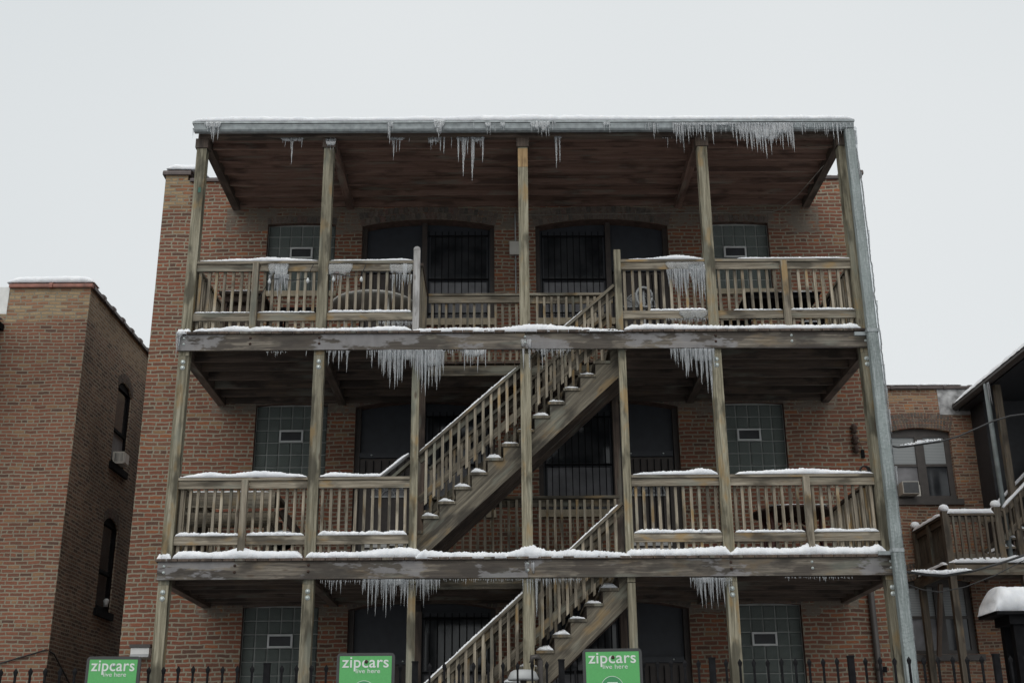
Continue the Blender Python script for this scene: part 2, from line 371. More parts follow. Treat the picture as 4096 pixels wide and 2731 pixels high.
WL = {}
def place(me, name, parent, loc, scale=None, rot=None):
    ob = bpy.data.objects.new(name, me); COL.objects.link(ob); loc = Vector(loc)
    WL[ob] = loc
    ob.location = loc - (WL[parent] if parent else Vector((0, 0, 0)))
    if parent: ob.parent = parent
    if scale: ob.scale = scale
    if rot: ob.rotation_euler = rot
    return ob
def tag(o, label=None, cat=None, group=None, kind=None):
    if label: o['label'] = label
    if cat: o['category'] = cat
    if group: o['group'] = group
    if kind: o['kind'] = kind
    return o
def thing(name, loc, label, cat, group=None):
    o = bpy.data.objects.new(name, None); COL.objects.link(o); o.empty_display_size = .2
    o.location = loc; WL[o] = Vector(loc); return tag(o, label, cat, group)
def ns(x, y=0., z=0.): return noise.noise(Vector((x, y, z)))

# ------------------------------------------------------------------ ground
g = MB(); g.quad([(-300, -300, -.45), (300, -300, -.45), (300, 300, -.45), (-300, 300, -.45)])
tag(g.build('ground', 'ground'), 'wet parking lot ground with patches of trodden snow', 'ground', kind='structure')

# ------------------------------------------------------------------ main building
D = 2.6; FH = 3.1974
Z3, Z2, Z1 = 7.0937, 3.8963, .699          # beam tops
T3, T2, T1 = Z3+.035, Z2+.035, Z1+.035     # deck tops
bld = thing('apartment_building', (4.8, 8, -.45), 'three storey red brick apartment building behind the wooden porch', 'building')

def arch_z(x, xa, xb, spring, rise):
    w = (xb-xa)/2; c = (xa+xb)/2; R = (w*w+rise*rise)/(2*rise)
    return spring + rise - R + math.sqrt(max(0, R*R-(x-c)**2))
openings = []
SILL = az(1050, 733, D); SILLH = SILL-az(1050, 748, D)
def opening(xa, xb, spring, rise, bottoms): openings.append((xa, xb, spring, rise, bottoms))
for k in range(3):
    dz = -FH*k; T = T3+dz
    opening(2.215, 4.455, 9.982+dz, .122, [(2.215, 3.24, T-.2), (3.24, 4.455, SILL+dz)])
    opening(5.15, 7.4, 9.967+dz, .13, [(5.15, 6.37, SILL+dz), (6.37, 7.4, T-.2)])
    opening(.612, 1.765, 10.053+dz-.03, .03, [(.612, 1.765, 8.8+dz)])
    opening(7.96, 9.115, 10.04+dz-.03, .03, [(7.96, 9.115, 8.8+dz)])
XL, XR = -1.2, 10.77; ZT = 10.87
def wall_mesh():
    w = MB(); rv = MB(); xs = {XL, XR}
    for xa, xb, sp, rise, bts in openings:
        for a, b, zb in bts: xs |= {a, b}
        n = 14 if rise > .05 else 4
        for i in range(n+1): xs.add(xa+(xb-xa)*i/n)
    xs = sorted(xs)
    for x0, x1 in zip(xs, xs[1:]):
        if x1-x0 < 1e-6: continue
        mid = (x0+x1)/2; holes = []
        for xa, xb, sp, rise, bts in openings:
            if xa < mid < xb:
                zb = [z for a, b, z in bts if a < mid < b][0]
                holes.append((zb, arch_z(x0, xa, xb, sp, rise), arch_z(x1, xa, xb, sp, rise)))
        holes.sort(); c0 = c1 = -.45
        for zb, t0, t1 in holes:
            w.quad([(x0, D, c0), (x1, D, c1), (x1, D, zb), (x0, D, zb)]); c0, c1 = t0, t1
        w.quad([(x0, D, c0), (x1, D, c1), (x1, D, ZT), (x0, D, ZT)])
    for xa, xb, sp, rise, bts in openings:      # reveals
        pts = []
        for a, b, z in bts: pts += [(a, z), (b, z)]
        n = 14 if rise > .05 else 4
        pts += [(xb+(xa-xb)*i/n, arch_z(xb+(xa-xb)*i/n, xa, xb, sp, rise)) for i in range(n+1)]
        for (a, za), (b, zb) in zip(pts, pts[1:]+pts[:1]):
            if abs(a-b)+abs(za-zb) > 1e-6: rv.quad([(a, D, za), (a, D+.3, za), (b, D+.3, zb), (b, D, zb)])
    w.quad([(XL, D, -.45), (XL, D, ZT), (XL, 18, ZT), (XL, 18, -.45)]); w.quad([(XR, D, -.45), (XR, 18, -.45), (XR, 18, ZT), (XR, D, ZT)])
    w.quad([(XL, 18, -.45), (XL, 18, ZT), (XR, 18, ZT), (XR, 18, -.45)])
    w.quad([(XL, D+.35, ZT-.6), (XR, D+.35, ZT-.6), (XR, 18, ZT-.6), (XL, 18, ZT-.6)])
    w.quad([(XL, D+.35, ZT), (XL, D, ZT), (XR, D, ZT), (XR, D+.35, ZT)]); w.quad([(XL, D+.35, ZT-.6), (XL, D+.35, ZT), (XR, D+.35, ZT), (XR, D+.35, ZT-.6)])
    return w, rv
wm, rvm = wall_mesh(); wm.build('wall', 'brick', bld); rvm.build('opening_reveals', plain('dark_reveal_brick', (.1, .06, .045), .9, 0, .4, 12.), bld)  # reveals in a mottled brick colour, darker than the wall face
# raised parapet stub at the left corner
MB().box(XL, XL+.38, D+.002, D+.35, ZT+.001, ZT+.13).build('parapet_stub', 'brick', bld)
def coping(x0, x1, y0, y1, z, mat, parent, h=.09):
    mb = MB(); yc = (y0+y1)/2; hw = (y1-y0)/2+.04
    prof = [(yc+hw*math.cos(a), z+h*max(0, math.sin(a))) for a in [PI*i/10 for i in range(11)]]+[(yc-hw, z-.04), (yc+hw, z-.04)]
    mb.extr_x(prof, x0, x1)
    n = max(1, int((x1-x0)/.6))
    for i in range(1, n):
        x = x0+(x1-x0)*i/n
        p2 = [(yc+(hw+.02)*math.cos(a), z+(h+.02)*max(0, math.sin(a))) for a in [PI*i/10 for i in range(11)]]+[(yc-hw-.02, z-.05), (yc+hw+.02, z-.05)]
        mb.extr_x(p2, x-.035, x+.035)
    return mb.build('coping', mat, parent)
coping(XL-.05, XL+.43, D, D+.35, ZT+.13, 'dark_tile', bld, .1)
coping(XL+.43, XR-.05, D, D+.35, ZT, 'dark_tile', bld, .07)
coping(XR-.3, XR+.07, D, D+.35, ZT+.09, 'dark_tile', bld, .09)
MB().box(XR-.22, XR+.002, D+.003, D+.35, ZT, ZT+.1).build('parapet_stub', 'brick', bld)

def arch_ring(xa, xb, spring, rise, rows, parent, bw=.07, bh=.115):
    mb = MB(); w = (xb-xa)/2; c = (xa+xb)/2; R = (w*w+rise*rise)/(2*rise); zc = spring+rise-R; a0 = math.asin(w/R)
    for r in range(rows):
        r0 = R+.006+r*(bh+.012); r1 = r0+bh; n = int(2*a0*r0/(bw+.012)); extra = 1.02
        for i in range(n):
            f0 = -a0*extra+2*a0*extra*(i+.08+.05*random.random())/n; f1 = -a0*extra+2*a0*extra*(i+.94-.05*random.random())/n
            yy = D-.006-.006*random.random(); P = lambda f, q: (c+q*math.sin(f), zc+q*math.cos(f)); rr1 = r1-.012*random.random()
            pts = [P(f0, r0), P(f1, r0), P(f1, rr1), P(f0, rr1)]; t = (random.random(), random.random())
            n0 = len(mb.f); mb.prism(pts, yy, D+.01)
            for q in range(n0, len(mb.f)): mb.uv[q] = [t]*len(mb.f[q])
    return mb.build('brick_arch', 'arch', parent)

def glass_block_window(xa, xb, zb, zt, vent):
    """six by six glass blocks with a hopper vent"""
    mb = MB(); Y = D+.1; n = 6; bw = (xb-xa)/n; bh = (zt-zb)/n
    for i in range(n):
        for j in range(n):
            if i in vent[:2] and j == vent[2]: continue
            x0, x1, z0, z1 = xa+bw*i+.006, xa+bw*(i+1)-.006, zb+bh*j+.006, zb+bh*(j+1)-.006; e = .018
            o = [(x0, Y, z0), (x1, Y, z0), (x1, Y, z1), (x0, Y, z1)]; q = [(x0+e, Y-.016, z0+e), (x1-e, Y-.016, z0+e), (x1-e, Y-.016, z1-e), (x0+e, Y-.016, z1-e)]
            mb.quad(q, smooth=False)
            for k in range(4): mb.quad([o[k], o[(k+1) % 4], q[(k+1) % 4], q[k]])
    w = mb.build('glass_block_window', 'block', bld)
    MB().box(xa-.02, xb+.02, Y+.002, Y+.04, zb-.02, zt+.04).build('mortar_grid', 'cement_dark', w)
    i0, i1, j = vent; x0, x1, z0, z1 = xa+bw*i0, xa+bw*(i1+1), zb+bh*j, zb+bh*(j+1)
    f = MB(); t = .028
    f.box(x0, x1, Y-.04, Y-.001, z0, z0+t).box(x0, x1, Y-.04, Y-.001, z1-t, z1).box(x0, x0+t, Y-.04, Y-.001, z0+t, z1-t).box(x1-t, x1, Y-.04, Y-.001, z0+t, z1-t)
    f.build('vent_frame', 'alu', w)
    MB().box(x0+t, x1-t, Y-.02, Y-.004, z0+t, z1-t).build('vent_pane', 'black', w)
M['cement_dark'] = plain('grey_mortar', (.27, .28, .265), .9, 0, .2)

def security_bars(xa, xb, zb, zt, spacing, parent, Y, r=.008, rails=()):
    mb = MB(); n = int(round((xb-xa)/spacing))
    for i in range(n+1):
        x = xa+(xb-xa)*i/n; mb.box(x-r, x+r, Y-r, Y+r, zb, zt)
    for z in rails: mb.box(xa-.01, xb+.01, Y-r*1.4, Y+r*.9, z-.012, z+.012, 'x')
    return mb.build('security_bars', 'black_metal', parent)

def fan_light(xc, z, r, Y, parent):
    mb = MB(); n = 18
    arc = lambda q: [(xc+q*math.cos(PI*i/n), Y, z+q*.95*math.sin(PI*i/n)) for i in range(n+1)]
    mb.tube(arc(r), .014, 6); mb.tube(arc(r*.42), .01, 6)
    mb.box(xc-r-.02, xc+r+.02, Y-.012, Y+.012, z-.016, z+.012, 'x')
    for a in (35, 62, 90, 118, 145):
        a = math.radians(a); mb.tube([(xc+r*.42*math.cos(a), Y, z+r*.4*math.sin(a)), (xc+r*math.cos(a), Y, z+r*.95*math.sin(a))], .009, 5)
    return mb.build('fan_light', 'grey_paint', parent)

def opening_fill(xa, xb, spring, rise, door, win, T, sill, dz, seed):
    """door with dark transom panel beside a barred double hung window, under one brick arch"""
    Y = D+.16
    n = 16; pts = [(xa, T-.2), (xb, T-.2)]+[(xb+(xa-xb)*i/n, arch_z(xb+(xa-xb)*i/n, xa, xb, spring, rise)) for i in range(n+1)]
    MB().prism(pts, Y+.08, Y+.12).build('transom_panel', 'navy', bld)
    fr = MB(); w = .075
    fr.box(xa, xa+w, Y-.03, Y+.07, T-.2, spring+.01); fr.box(xb-w, xb, Y-.03, Y+.07, T-.2, spring+.01)
    m_ = door[1] if door[0] < win[0] else win[1]
    fr.box(m_-.015, m_+.07, Y-.03, Y+.07, T-.2, spring+rise*.93)
    fr.build('opening_frame', 'brown_frame', bld)
    # door
    x0, x1 = door; top = 9.23+dz
    d = MB().box(x0+.005, x1-.02, Y, Y+.06, T-.2, top-.06).build('door', 'brown_frame', bld)
    hd = MB().box(x0, x1-.016, Y-.04, Y+.065, top-.055, top+.03, 'x').build('door_header', 'navy', d)
    for fx in (.2, .8):
        MB().lathe((x0+(x1-x0)*fx, Y-.04, top-.01), [(.016, 0), (.014, .012), (.006, .018)], 8, 'y').build('bolt', 'zinc', d)
    zfan = 8.55+dz; xc = (x0+x1)/2
    MB().prism([(xc+.26*math.cos(PI*i/14), zfan+.25*math.sin(PI*i/14)) for i in range(15)], Y-.006, Y-.002).build('fan_pane', 'curtain' if dz else 'glass', d)
    fan_light(xc, zfan, .26, Y-.015, d)
    bars = MB()
    for i in range(7): bars.box(x0+.1+i*(x1-x0-.2)/6-.007, x0+.1+i*(x1-x0-.2)/6+.007, Y-.035, Y-.021, T+.8, top-.1)
    bars.build('door_bars', 'black_metal', d)
    lp = MB()
    lp.box(x0+.08, x1-.1, Y-.012, Y-.002, T+.62, T+.7, 'x'); lp.box(x0+.08, x1-.1, Y-.012, Y-.002, T+.51, T+.585, 'x')
    lp.box(x0+.08, xc-.03, Y-.012, Y-.002, T-.1, T+.4); lp.box(xc+.03, x1-.1, Y-.012, Y-.002, T-.1, T+.4)
    lp.build('kick_panels', 'white_paint' if dz else 'brown_frame', d)
    # window
    x0, x1 = win; zb = sill; zt = spring-.03; zm = zb+(zt-zb)*.46
    wf = MB(); e = .06
    for a, b, c_, d_ in ((x0, x0+e, zb, zt), (x1-e, x1, zb, zt), (x0+e, x1-e, zb, zb+.07), (x0+e, x1-e, zt-.07, zt), (x0+e, x1-e, zm-.03, zm+.03)):
        wf.box(a, b, Y, Y+.07, c_, d_)
    f = wf.build('window', 'navy', bld)
    MB().box(x0+e, x1-e, Y+.04, Y+.05, zm+.03, zt-.07).build('pane', 'glass', f)
    MB().box(x0+e, x1-e, Y+.03, Y+.04, zb+.07, zm-.03).build('pane', 'curtain', f)
    security_bars(x0+.03, x1-.03, zb+.02, zt-.02, .11, f, Y-.03, .007, (zb+.15, zm, zt-.1))
    MB().box(x0-.06, x1+.09, D-.05, D+.14, sill-SILLH, sill, 'x').build('window_sill', 'sill', bld)

for k in range(3):
    dz = -FH*k; T = T3+dz
    arch_ring(2.215, 4.455, 9.982+dz, .122, 2, bld); arch_ring(5.15, 7.4, 9.967+dz, .13, 2, bld)
    arch_ring(.612, 1.765, 10.023+dz, .03, 1, bld); arch_ring(7.96, 9.115, 10.01+dz, .03, 1, bld)
    opening_fill(2.215, 4.455, 9.982+dz, .122, (2.29, 3.24), (3.31, 4.38), T, SILL+dz, dz, k)
    opening_fill(5.15, 7.4, 9.967+dz, .13, (6.455, 7.32), (5.23, 6.36), T, SILL+dz, dz, k+5)
    glass_block_window(.618, 1.759, 8.82+dz, 10.03+dz, (2, 3, 3)); glass_block_window(7.966, 9.109, 8.8+dz, 10.01+dz, (2, 3, 3))
    for a, b in ((.56, 1.82), (7.9, 9.17)):
        MB().box(a, b, D-.04, D+.1, 8.7+dz, 8.796+dz, 'x').build('window_sill', 'sill', bld)

# ------------------------------------------------------------------ porch
POSTX = [(.013, .16), (1.92, 2.067), (4.83, 4.973), (7.527, 7.674), (9.652, 9.8)]
NEW = [(3.297, 3.392), (6.21, 6.305)]
BX0, BX1 = 0., 9.86
porch = thing('wooden_porch', (4.9, 1.2, -.45), 'three level weathered timber back porch with posts, beams and flat roof', 'porch')

for x0, x1 in POSTX:
    MB().box(x0, x1, .045, .19, 6.80, 10.085).build('post', 'post', porch)
    MB().box(x0, x1, .045, .19, 3.603, 6.797).build('post', 'post', porch)
    MB().box(x0, x1, .045, .19, -.45, 3.600).build('post', 'post', porch)
    MB().box(x0-.022, x1+.022, .025, .215, 10.088, 10.238).build('post_cap', 'dark_wood', porch)
for x0, x1 in NEW:
    MB().box(x0, x1, .05, .145, 7.02, 8.42 if x0 < 4 else 8.40).build('newel_post', 'icy_wood' if x0 < 4 else 'post', porch)
    for zt, zb in ((6.99, 3.6), (3.59, -.45)):
        MB().box(x0+.01, x1+.02, .06, .16, zb, zt).build('newel_post', 'post', porch)
        MB().box(x0+.02, x1+.02, 1.36, 1.46, zb+.05, zt-.2).build('newel_post', 'dark_wood', porch)
MB().prism([(3.293+.05*(1-math.cos(PI*i/8)), 8.415+.05*math.sin(PI*i/8)) for i in range(9)][::-1], .05, .145).build('newel_cap', 'icy_wood', porch)
for zt in (Z3, Z2, Z1):
    for a, b in ((BX0, 4.9), (4.904, BX1)):
        MB().box(a, b, 0, .042, zt-.235, zt, 'x').build('beam', 'beam', porch)
    # girders from each post back to the wall
    for x0, x1 in [(0., .12), (1.94, 2.06), (4.85, 4.96), (7.54, 7.66), (9.73, 9.85)]:
        MB().box(x0, x1, .192, D-.003, zt-.275, zt-.003, 'y').build('girder', 'dark_wood', porch)
    # ledger
    MB().box(BX0+.13, BX1-.14, D-.05, D-.004, zt-.24, zt-.004, 'x').build('ledger_board', 'dark_wood', porch)
    # joists between girders, parallel to the beam
    jo = MB(); y = .5
    hole = zt > 2
    while y < 2.5:
        for (a, b) in ((.122, 1.938), (2.062, 4.848), (4.962, 7.538), (7.662, 9.728)):
            segs = [(a, b)]
            if hole and y < 1.38:
                if a > 2 and b < 4.9: segs = [(a, 3.3)]
                elif a > 4.9 and b < 7.6: segs = [(6.33, b)]
            for p, q in segs: jo.box(p, q, y, y+.042, zt-.23, zt-.006, 'x')
        y += .43
    jo.build('joists', 'dark_wood', porch)
    db = MB(); x = BX0-.03
    while x < BX1+.02:
        x1 = min(x+.15, BX1+.04); inh = zt > 2 and x1 > 3.42 and x < 6.28
        e = -.03-.012*random.random()
        if inh:
            db.box(x, x1-.008, e, .13, zt+.002, zt+.035, 'y'); db.box(x, x1-.008, 1.34, D-.01, zt+.002, zt+.035, 'y')
        else: db.box(x, x1-.008, e, D-.01, zt+.002, zt+.035, 'y')
        x += .15
    db.build('deck_boards', 'dark_wood', porch)
for x in (3.3, 6.3):   # stairwell headers
    for zt in (Z3, Z2): MB().box(x, x+.045, .05, 1.4, zt-.23, zt-.006, 'y').build('stairwell_trimmer', 'dark_wood', porch)
for zt in (Z3, Z2):
    dz = zt-Z3
    MB().box(3.45, 6.25, 1.352, 1.392, az(1080, 863, 1.36)+dz, az(1080, 840, 1.36)+dz, 'x').build('stairwell_beam', 'stair', porch)
# bolts
def bolt(x, z, y, r, parent, mat='zinc'):
    mb = MB().lathe((x, y, z), [(r*1.75, 0), (r*1.75, .004), (r*1.02, .0045), (r, .016), (r*.5, .022)], 12, 'y')
    return mb.build('bolt', mat, parent)
for lev in (Z3, Z2):
    for i, (x0, x1) in enumerate(POSTX):
        xc = (x0+x1)/2
        for zz in (lev-.39, lev-.475): 
            if i != 2: bolt(xc, zz, .045, .019, porch)
        for zz in (lev-.055, lev-.14): bolt(xc+.0, zz, 0., .011, porch, 'rust' if i % 2 else 'zinc')
    for xc in (1.02, 8.68):
        for zz in (lev-.055, lev-.14): bolt(xc, zz, 0., .011, porch, 'rust' if xc < 2 else 'zinc')
# roof
MB().box(.05, 9.82, .0, .11, 10.242, 10.40, 'x').build('roof_header', 'dark_wood', porch)
for x0, x1 in [(0., .12), (1.94, 2.06), (4.85, 4.96), (7.54, 7.66), (9.73, 9.85)]:
    MB().bar((x0/2+x1/2, .115, 10.36), (x0/2+x1/2, D-.004, 10.36), .12, .14, (1, 0, 0)).build('roof_girder', 'red_wood' if 1 < x0 < 9 else 'dark_wood', porch)
jo = MB(); y = .53
while y < 2.58:
    for (a, b) in ((.122, 1.938), (2.062, 4.848), (4.962, 7.538), (7.662, 9.728)): jo.box(a, b, y, y+.04, 10.335, 10.43, 'x')
    y += .405
jo.build('roof_joists', 'red_wood', porch)
rs = MB(); y = .0
while y < 2.6:
    y1 = min(y+.135, 2.6); rs.box(-.0, 9.85, y, y1-.006, 10.432, 10.452, 'x'); y += .135
rs.build('roof_boards', 'red_wood', porch)
MB().box(-.03, 9.88, -.17, D-.002, 10.40, 10.43, 'x').build('roof_edge', 'galv', porch) if False else MB().box(-.03, 9.88, -.165, -.003, 10.385, 10.418, 'x').build('roof_edge', 'galv', porch)
MB().box(-.03, 9.88, -.003, D-.002, 10.453, 10.475, 'x').build('roof_sheet', 'shingle', porch)
gp = [(-.17, 10.365), (-.178, 10.355), (-.17, 10.33), (-.162, 10.285), (-.14, 10.262), (-.075, 10.262), (-.004, 10.312), (-.004, 10.318), (-.075, 10.285), (-.13, 10.285), (-.15, 10.365)]
gu = MB()
for a, b in ((0, 2.9), (2.906, 5.1), (5.106, 7.6), (7.606, 9.86)): gu.extr_x(gp, a, b)
for x in (2.903, 5.103, 7.603): gu.extr_x([(y_-.004 if y_ < -.05 else y_, z_-.003 if z_ < 10.3 else z_) for y_, z_ in gp], x-.018, x+.018)
gu.build('gutter', 'galv', porch)
MB().box(.06, .1, .043, .045, 9.36, 9.44).build('green_tag', 'green_tag', porch) if False else MB().box(.085, .125, .0405, .0445, 9.35, 9.43).build('green_tag', 'green_tag', porch)
MB().box(4.828, 4.975, .0425, .0445, 9.75, 10.06, 'z').build('fresh_wood_patch', wood_mat('fresh_wood', (.2, .12, .05), (.36, .23, .1), (.45, .32, .17), .3, .1), porch)

# ------------------------------------------------------------------ railings
bal_meshes = [MB().box(-.019, .019, -.019, .019, 0, 1.04).mesh('baluster', 'baluster', (0, 0, 0)) for _ in range(6)]
ZC, ZR1, ZR0, ZL1, ZL0 = 8.243, 8.2, 8.093, 7.448, 7.33   # top deck heights
snow_jobs = []
RG = 'railing panels along the porch decks'
def rail_x(xa, xb, dz, label, mids=(), y=.07, behind=True, cap=True, snow=None, lowsnow=None, flip=False, mat='rail'):
    r = thing('porch_railing', ((xa+xb)/2, y+.04, T3+dz), label, 'railing', RG)
    if cap: MB().box(xa, xb, y-.02, y+.125, ZR1+.004+dz, ZC+dz, 'x').build('cap_rail', mat, r)
    xs = [xa]+[q for q in mids]+[xb]
    yr0, yr1, yb = (y, y+.038, y+.059) if not flip else (y+.04, y+.078, y+.019)
    for a, b in zip(xs, xs[1:]):
        a2 = a+(.05 if a != xa else 0); b2 = b-(.05 if b != xb else 0)
        if not mids: a2, b2 = a, b
        MB().box(a2, b2, yr0, yr1, ZR0+dz, ZR1+dz, 'x').build('top_rail', mat, r)
        MB().box(a2, b2, yr0, yr1, ZL0+dz, ZL1+dz, 'x').build('bottom_rail', mat, r)
        n = int(round((b2-a2)/.1125)); 
        for i in range(n):
            x = a2+(b2-a2)*(i+.5)/n + random.uniform(-.006, .006)
            place(random.choice(bal_meshes), 'baluster', r, (x, yb, T3+.02+dz+random.uniform(-.01, .01)), (1, 1, 1), (random.uniform(-.01, .01), random.uniform(-.008, .008), random.choice((0, PI))))
    for q in mids:
        MB().box(q-.043, q+.043, y-.088, y-.002, T3-.02+dz, ZR1+dz-.006).build('rail_post', 'rail', r)
    return r
def rail_y(x, ya, yb, dz, label, mat='rail', side=1):
    r = thing('porch_railing', (x, (ya+yb)/2, T3+dz), label, 'railing', RG)
    MB().box(x-.07, x+.07, ya, yb, ZR1+.004+dz, ZC+dz, 'y').build('cap_rail', mat, r)
    MB().box(x-.019, x+.019, ya, yb, ZR0+dz, ZR1+dz, 'y').build('top_rail', mat, r)
    MB().box(x-.019, x+.019, ya, yb, ZL0+dz, ZL1+dz, 'y').build('bottom_rail', mat, r)
    n = int((yb-ya)/.1125)
    for i in range(n):
        place(random.choice(bal_meshes), 'baluster', r, (x+side*.039, ya+(yb-ya)*(i+.5)/n, T3+.02+dz))
    return r
rail_x(.162, 1.918, 0, 'railing with one middle post at the left end of the top deck', (1.03,))
rail_x(2.069, 3.295, 0, 'iced railing in front of the white round table on the top deck', ())
rail_x(6.307, 7.525, 0, 'railing with long icicles right of the stair newel on the top deck', ())
rail_x(7.676, 9.65, 0, 'railing with one middle post in front of the black table, top deck', (8.66,))
rail_x(.162, 1.918, -FH, 'snow capped railing with middle post at the left end of the middle deck', (1.08,))
rail_x(2.069, 3.305, -FH, 'railing left of the stair foot on the middle deck, sloping handrail meeting it', ())
rail_x(6.33, 7.525, -FH, 'railing right of the lower stair head on the middle deck', ())
rail_x(7.676, 9.65, -FH, 'snow capped railing in front of the red legged table, middle deck', (8.70,))
rail_y(.085, .195, D-.01, 0, 'left side railing running back to the wall, top deck')
rail_y(9.74, .195, D-.01, 0, 'right side railing running back to the wall, top deck', 'rail', -1)
rail_y(.085, .195, D-.01, -FH, 'left side railing running back to the wall, middle deck')
rail_y(9.74, .195, D-.01, -FH, 'dark right side railing running back to the wall, middle deck', 'dark_wood', -1)
rail_x(3.44, 4.86, 0, 'ochre railing behind the stairwell left of the centre post, top deck', (), 1.36)
rail_x(4.95, 6.3, 0, 'railing behind the stairwell right of the centre post, top deck', (), 1.36, flip=True)
rail_x(3.48, 6.28, -FH, 'shaded railing behind the stairwell on the middle deck', (), 1.36, flip=True, mat='stair')
rail_y(3.36, .15, 1.36, 0, 'short side railing behind the iced newel beside the stairwell, top deck', 'dark_wood')

# ------------------------------------------------------------------ stairs
def stairs(dz, label, zlow):
    r = thing('staircase', (4.9, .75, T2+dz), label, 'stairs', 'flights of porch stairs')
    nx = lambda k: 3.46+.2193*k
    nz = lambda k: 4.53+.2012*k+dz
    K0, K1 = (-2, 12)
    for y0, y1, mat in ((.225, .265, 'stair'), (1.245, 1.285, 'dark_wood')):
        top = []; 
        for k in range(K0, K1+1): top += [(nx(k)+.03, nz(k)-.04-.2012+.0), (nx(k)+.03, nz(k)-.04)]
        top.append((nx(K1+1)+.03, nz(K1)-.04))
        low = lambda x: 4.08+dz+.922*(x-3.602)
        xe = nx(K1+1)+.03
        pts = [(nx(K0)+.25, T2+dz), (nx(K0)+.03, T2+dz)]+top[1:]+[(xe, low(xe))]
        # split into quads for a clean concave outline
        mb = MB()
        for k in range(K0, K1+1):
            a, b = nx(k)+.03, nx(k+1)+.03; za, zb = max(low(a), T2+dz), max(low(b), T2+dz); zt_ = nz(k)-.04
            if zb > zt_: continue
            q = [(a, za), (b, zb), (b, zt_), (a, zt_)]
            mb.quad([(x, y0, z) for x, z in q], [((x+z)*.7, (z-x)*.7) for x, z in q]); mb.quad([(x, y1, z) for x, z in reversed(q)], [((x+z)*.7, (z-x)*.7) for x, z in reversed(q)])
            mb.quad([(a, y0, za), (a, y1, za), (b, y1, zb), (b, y0, zb)], [(a, 0), (a, .04), (b, .04), (b, 0)])
            mb.quad([(a, y0, zt_), (b, y0, zt_), (b, y1, zt_), (a, y1, zt_)], [(a, 0), (b, 0), (b, .04), (a, .04)])
            mb.quad([(a, y0, zt_-.2), (a, y0, zt_), (a, y1, zt_), (a, y1, zt_-.2)])
        mb.build('stringer', mat, r)
    mid = MB()
    mid.bar((nx(-1), .755, low(nx(-1))+.06), (nx(K1), .755, low(nx(K1))+.06), .04, .1); mid.build('centre_stringer', 'dark_wood', r)
    for k in range(K0, K1+1):
        MB().box(nx(k), nx(k)+.245, .2, 1.31, nz(k)-.038, nz(k), 'y').build('tread', 'stair', r)
        MB().box(nx(k)+.03, nx(k)+.05, .27, 1.24, nz(k)-.2, nz(k)-.04, 'y').build('riser', 'dark_wood', r)
    hz = lambda x: 5.38+.897*(x-3.40)+dz
    nrm = Vector((-.897, 0, 1)).normalized()
    for y, m_, xa in ((.145, 'stair', 2.98), (1.29, 'stair', 3.5)):
        s = Vector((0, 1, 0))
        MB().bar((xa, y+.045, hz(xa)-.02), (6.2, y+.045, hz(6.2)-.02), .14, .04).build('handrail', m_, r)
        MB().bar((max(xa, 3.42), y+.058, hz(max(xa, 3.42))-.1), (6.2, y+.058, hz(6.2)-.1), .038, .095).build('upper_rail', m_, r)
        MB().bar((3.42, y+.058, hz(3.42)-.66), (6.2, y+.058, hz(6.2)-.66), .038, .095).build('lower_rail', m_, r)
        n = int((6.2-3.5)/.112)
        for i in range(n):
            x = 3.52+.112*i; zt_ = hz(x)-.045; L = .76
            mb = MB(); w = .019
            zb0, zb1 = zt_-L-w*.9, zt_-L+w*.9
            q = [(x-w, zb1), (x+w, zb0), (x+w, zt_+w*.9), (x-w, zt_-w*.9)] if False else [(x-w, zb0), (x+w, zb1), (x+w, zt_+w*.9), (x-w, zt_-w*.9)]
            o = random.random()*30
            yb0, yb1 = y, y+.036
            A = [(a, yb0, b) for a, b in q]; B = [(a, yb1, b) for a, b in q]
            mb.quad(A, [(o, 0), (o, .038), (o+L, .038), (o+L, 0)]); mb.quad(B[::-1], [(o, 0), (o, .038), (o+L, .038), (o+L, 0)])
            for j in range(4):
                c, d_ = j, (j+1) % 4; mb.quad([A[c], B[c], B[d_], A[d_]], [(o, .1), (o, .14), (o+L, .14), (o+L, .1)])
            mb.build('baluster', 'baluster', r)
    return hz, nx, nz
st2 = stairs(0, 'upper stair flight rising right from the middle deck to the top deck', T2)
st1 = stairs(-FH, 'lower stair flight rising right behind the fence to the middle deck', T1)

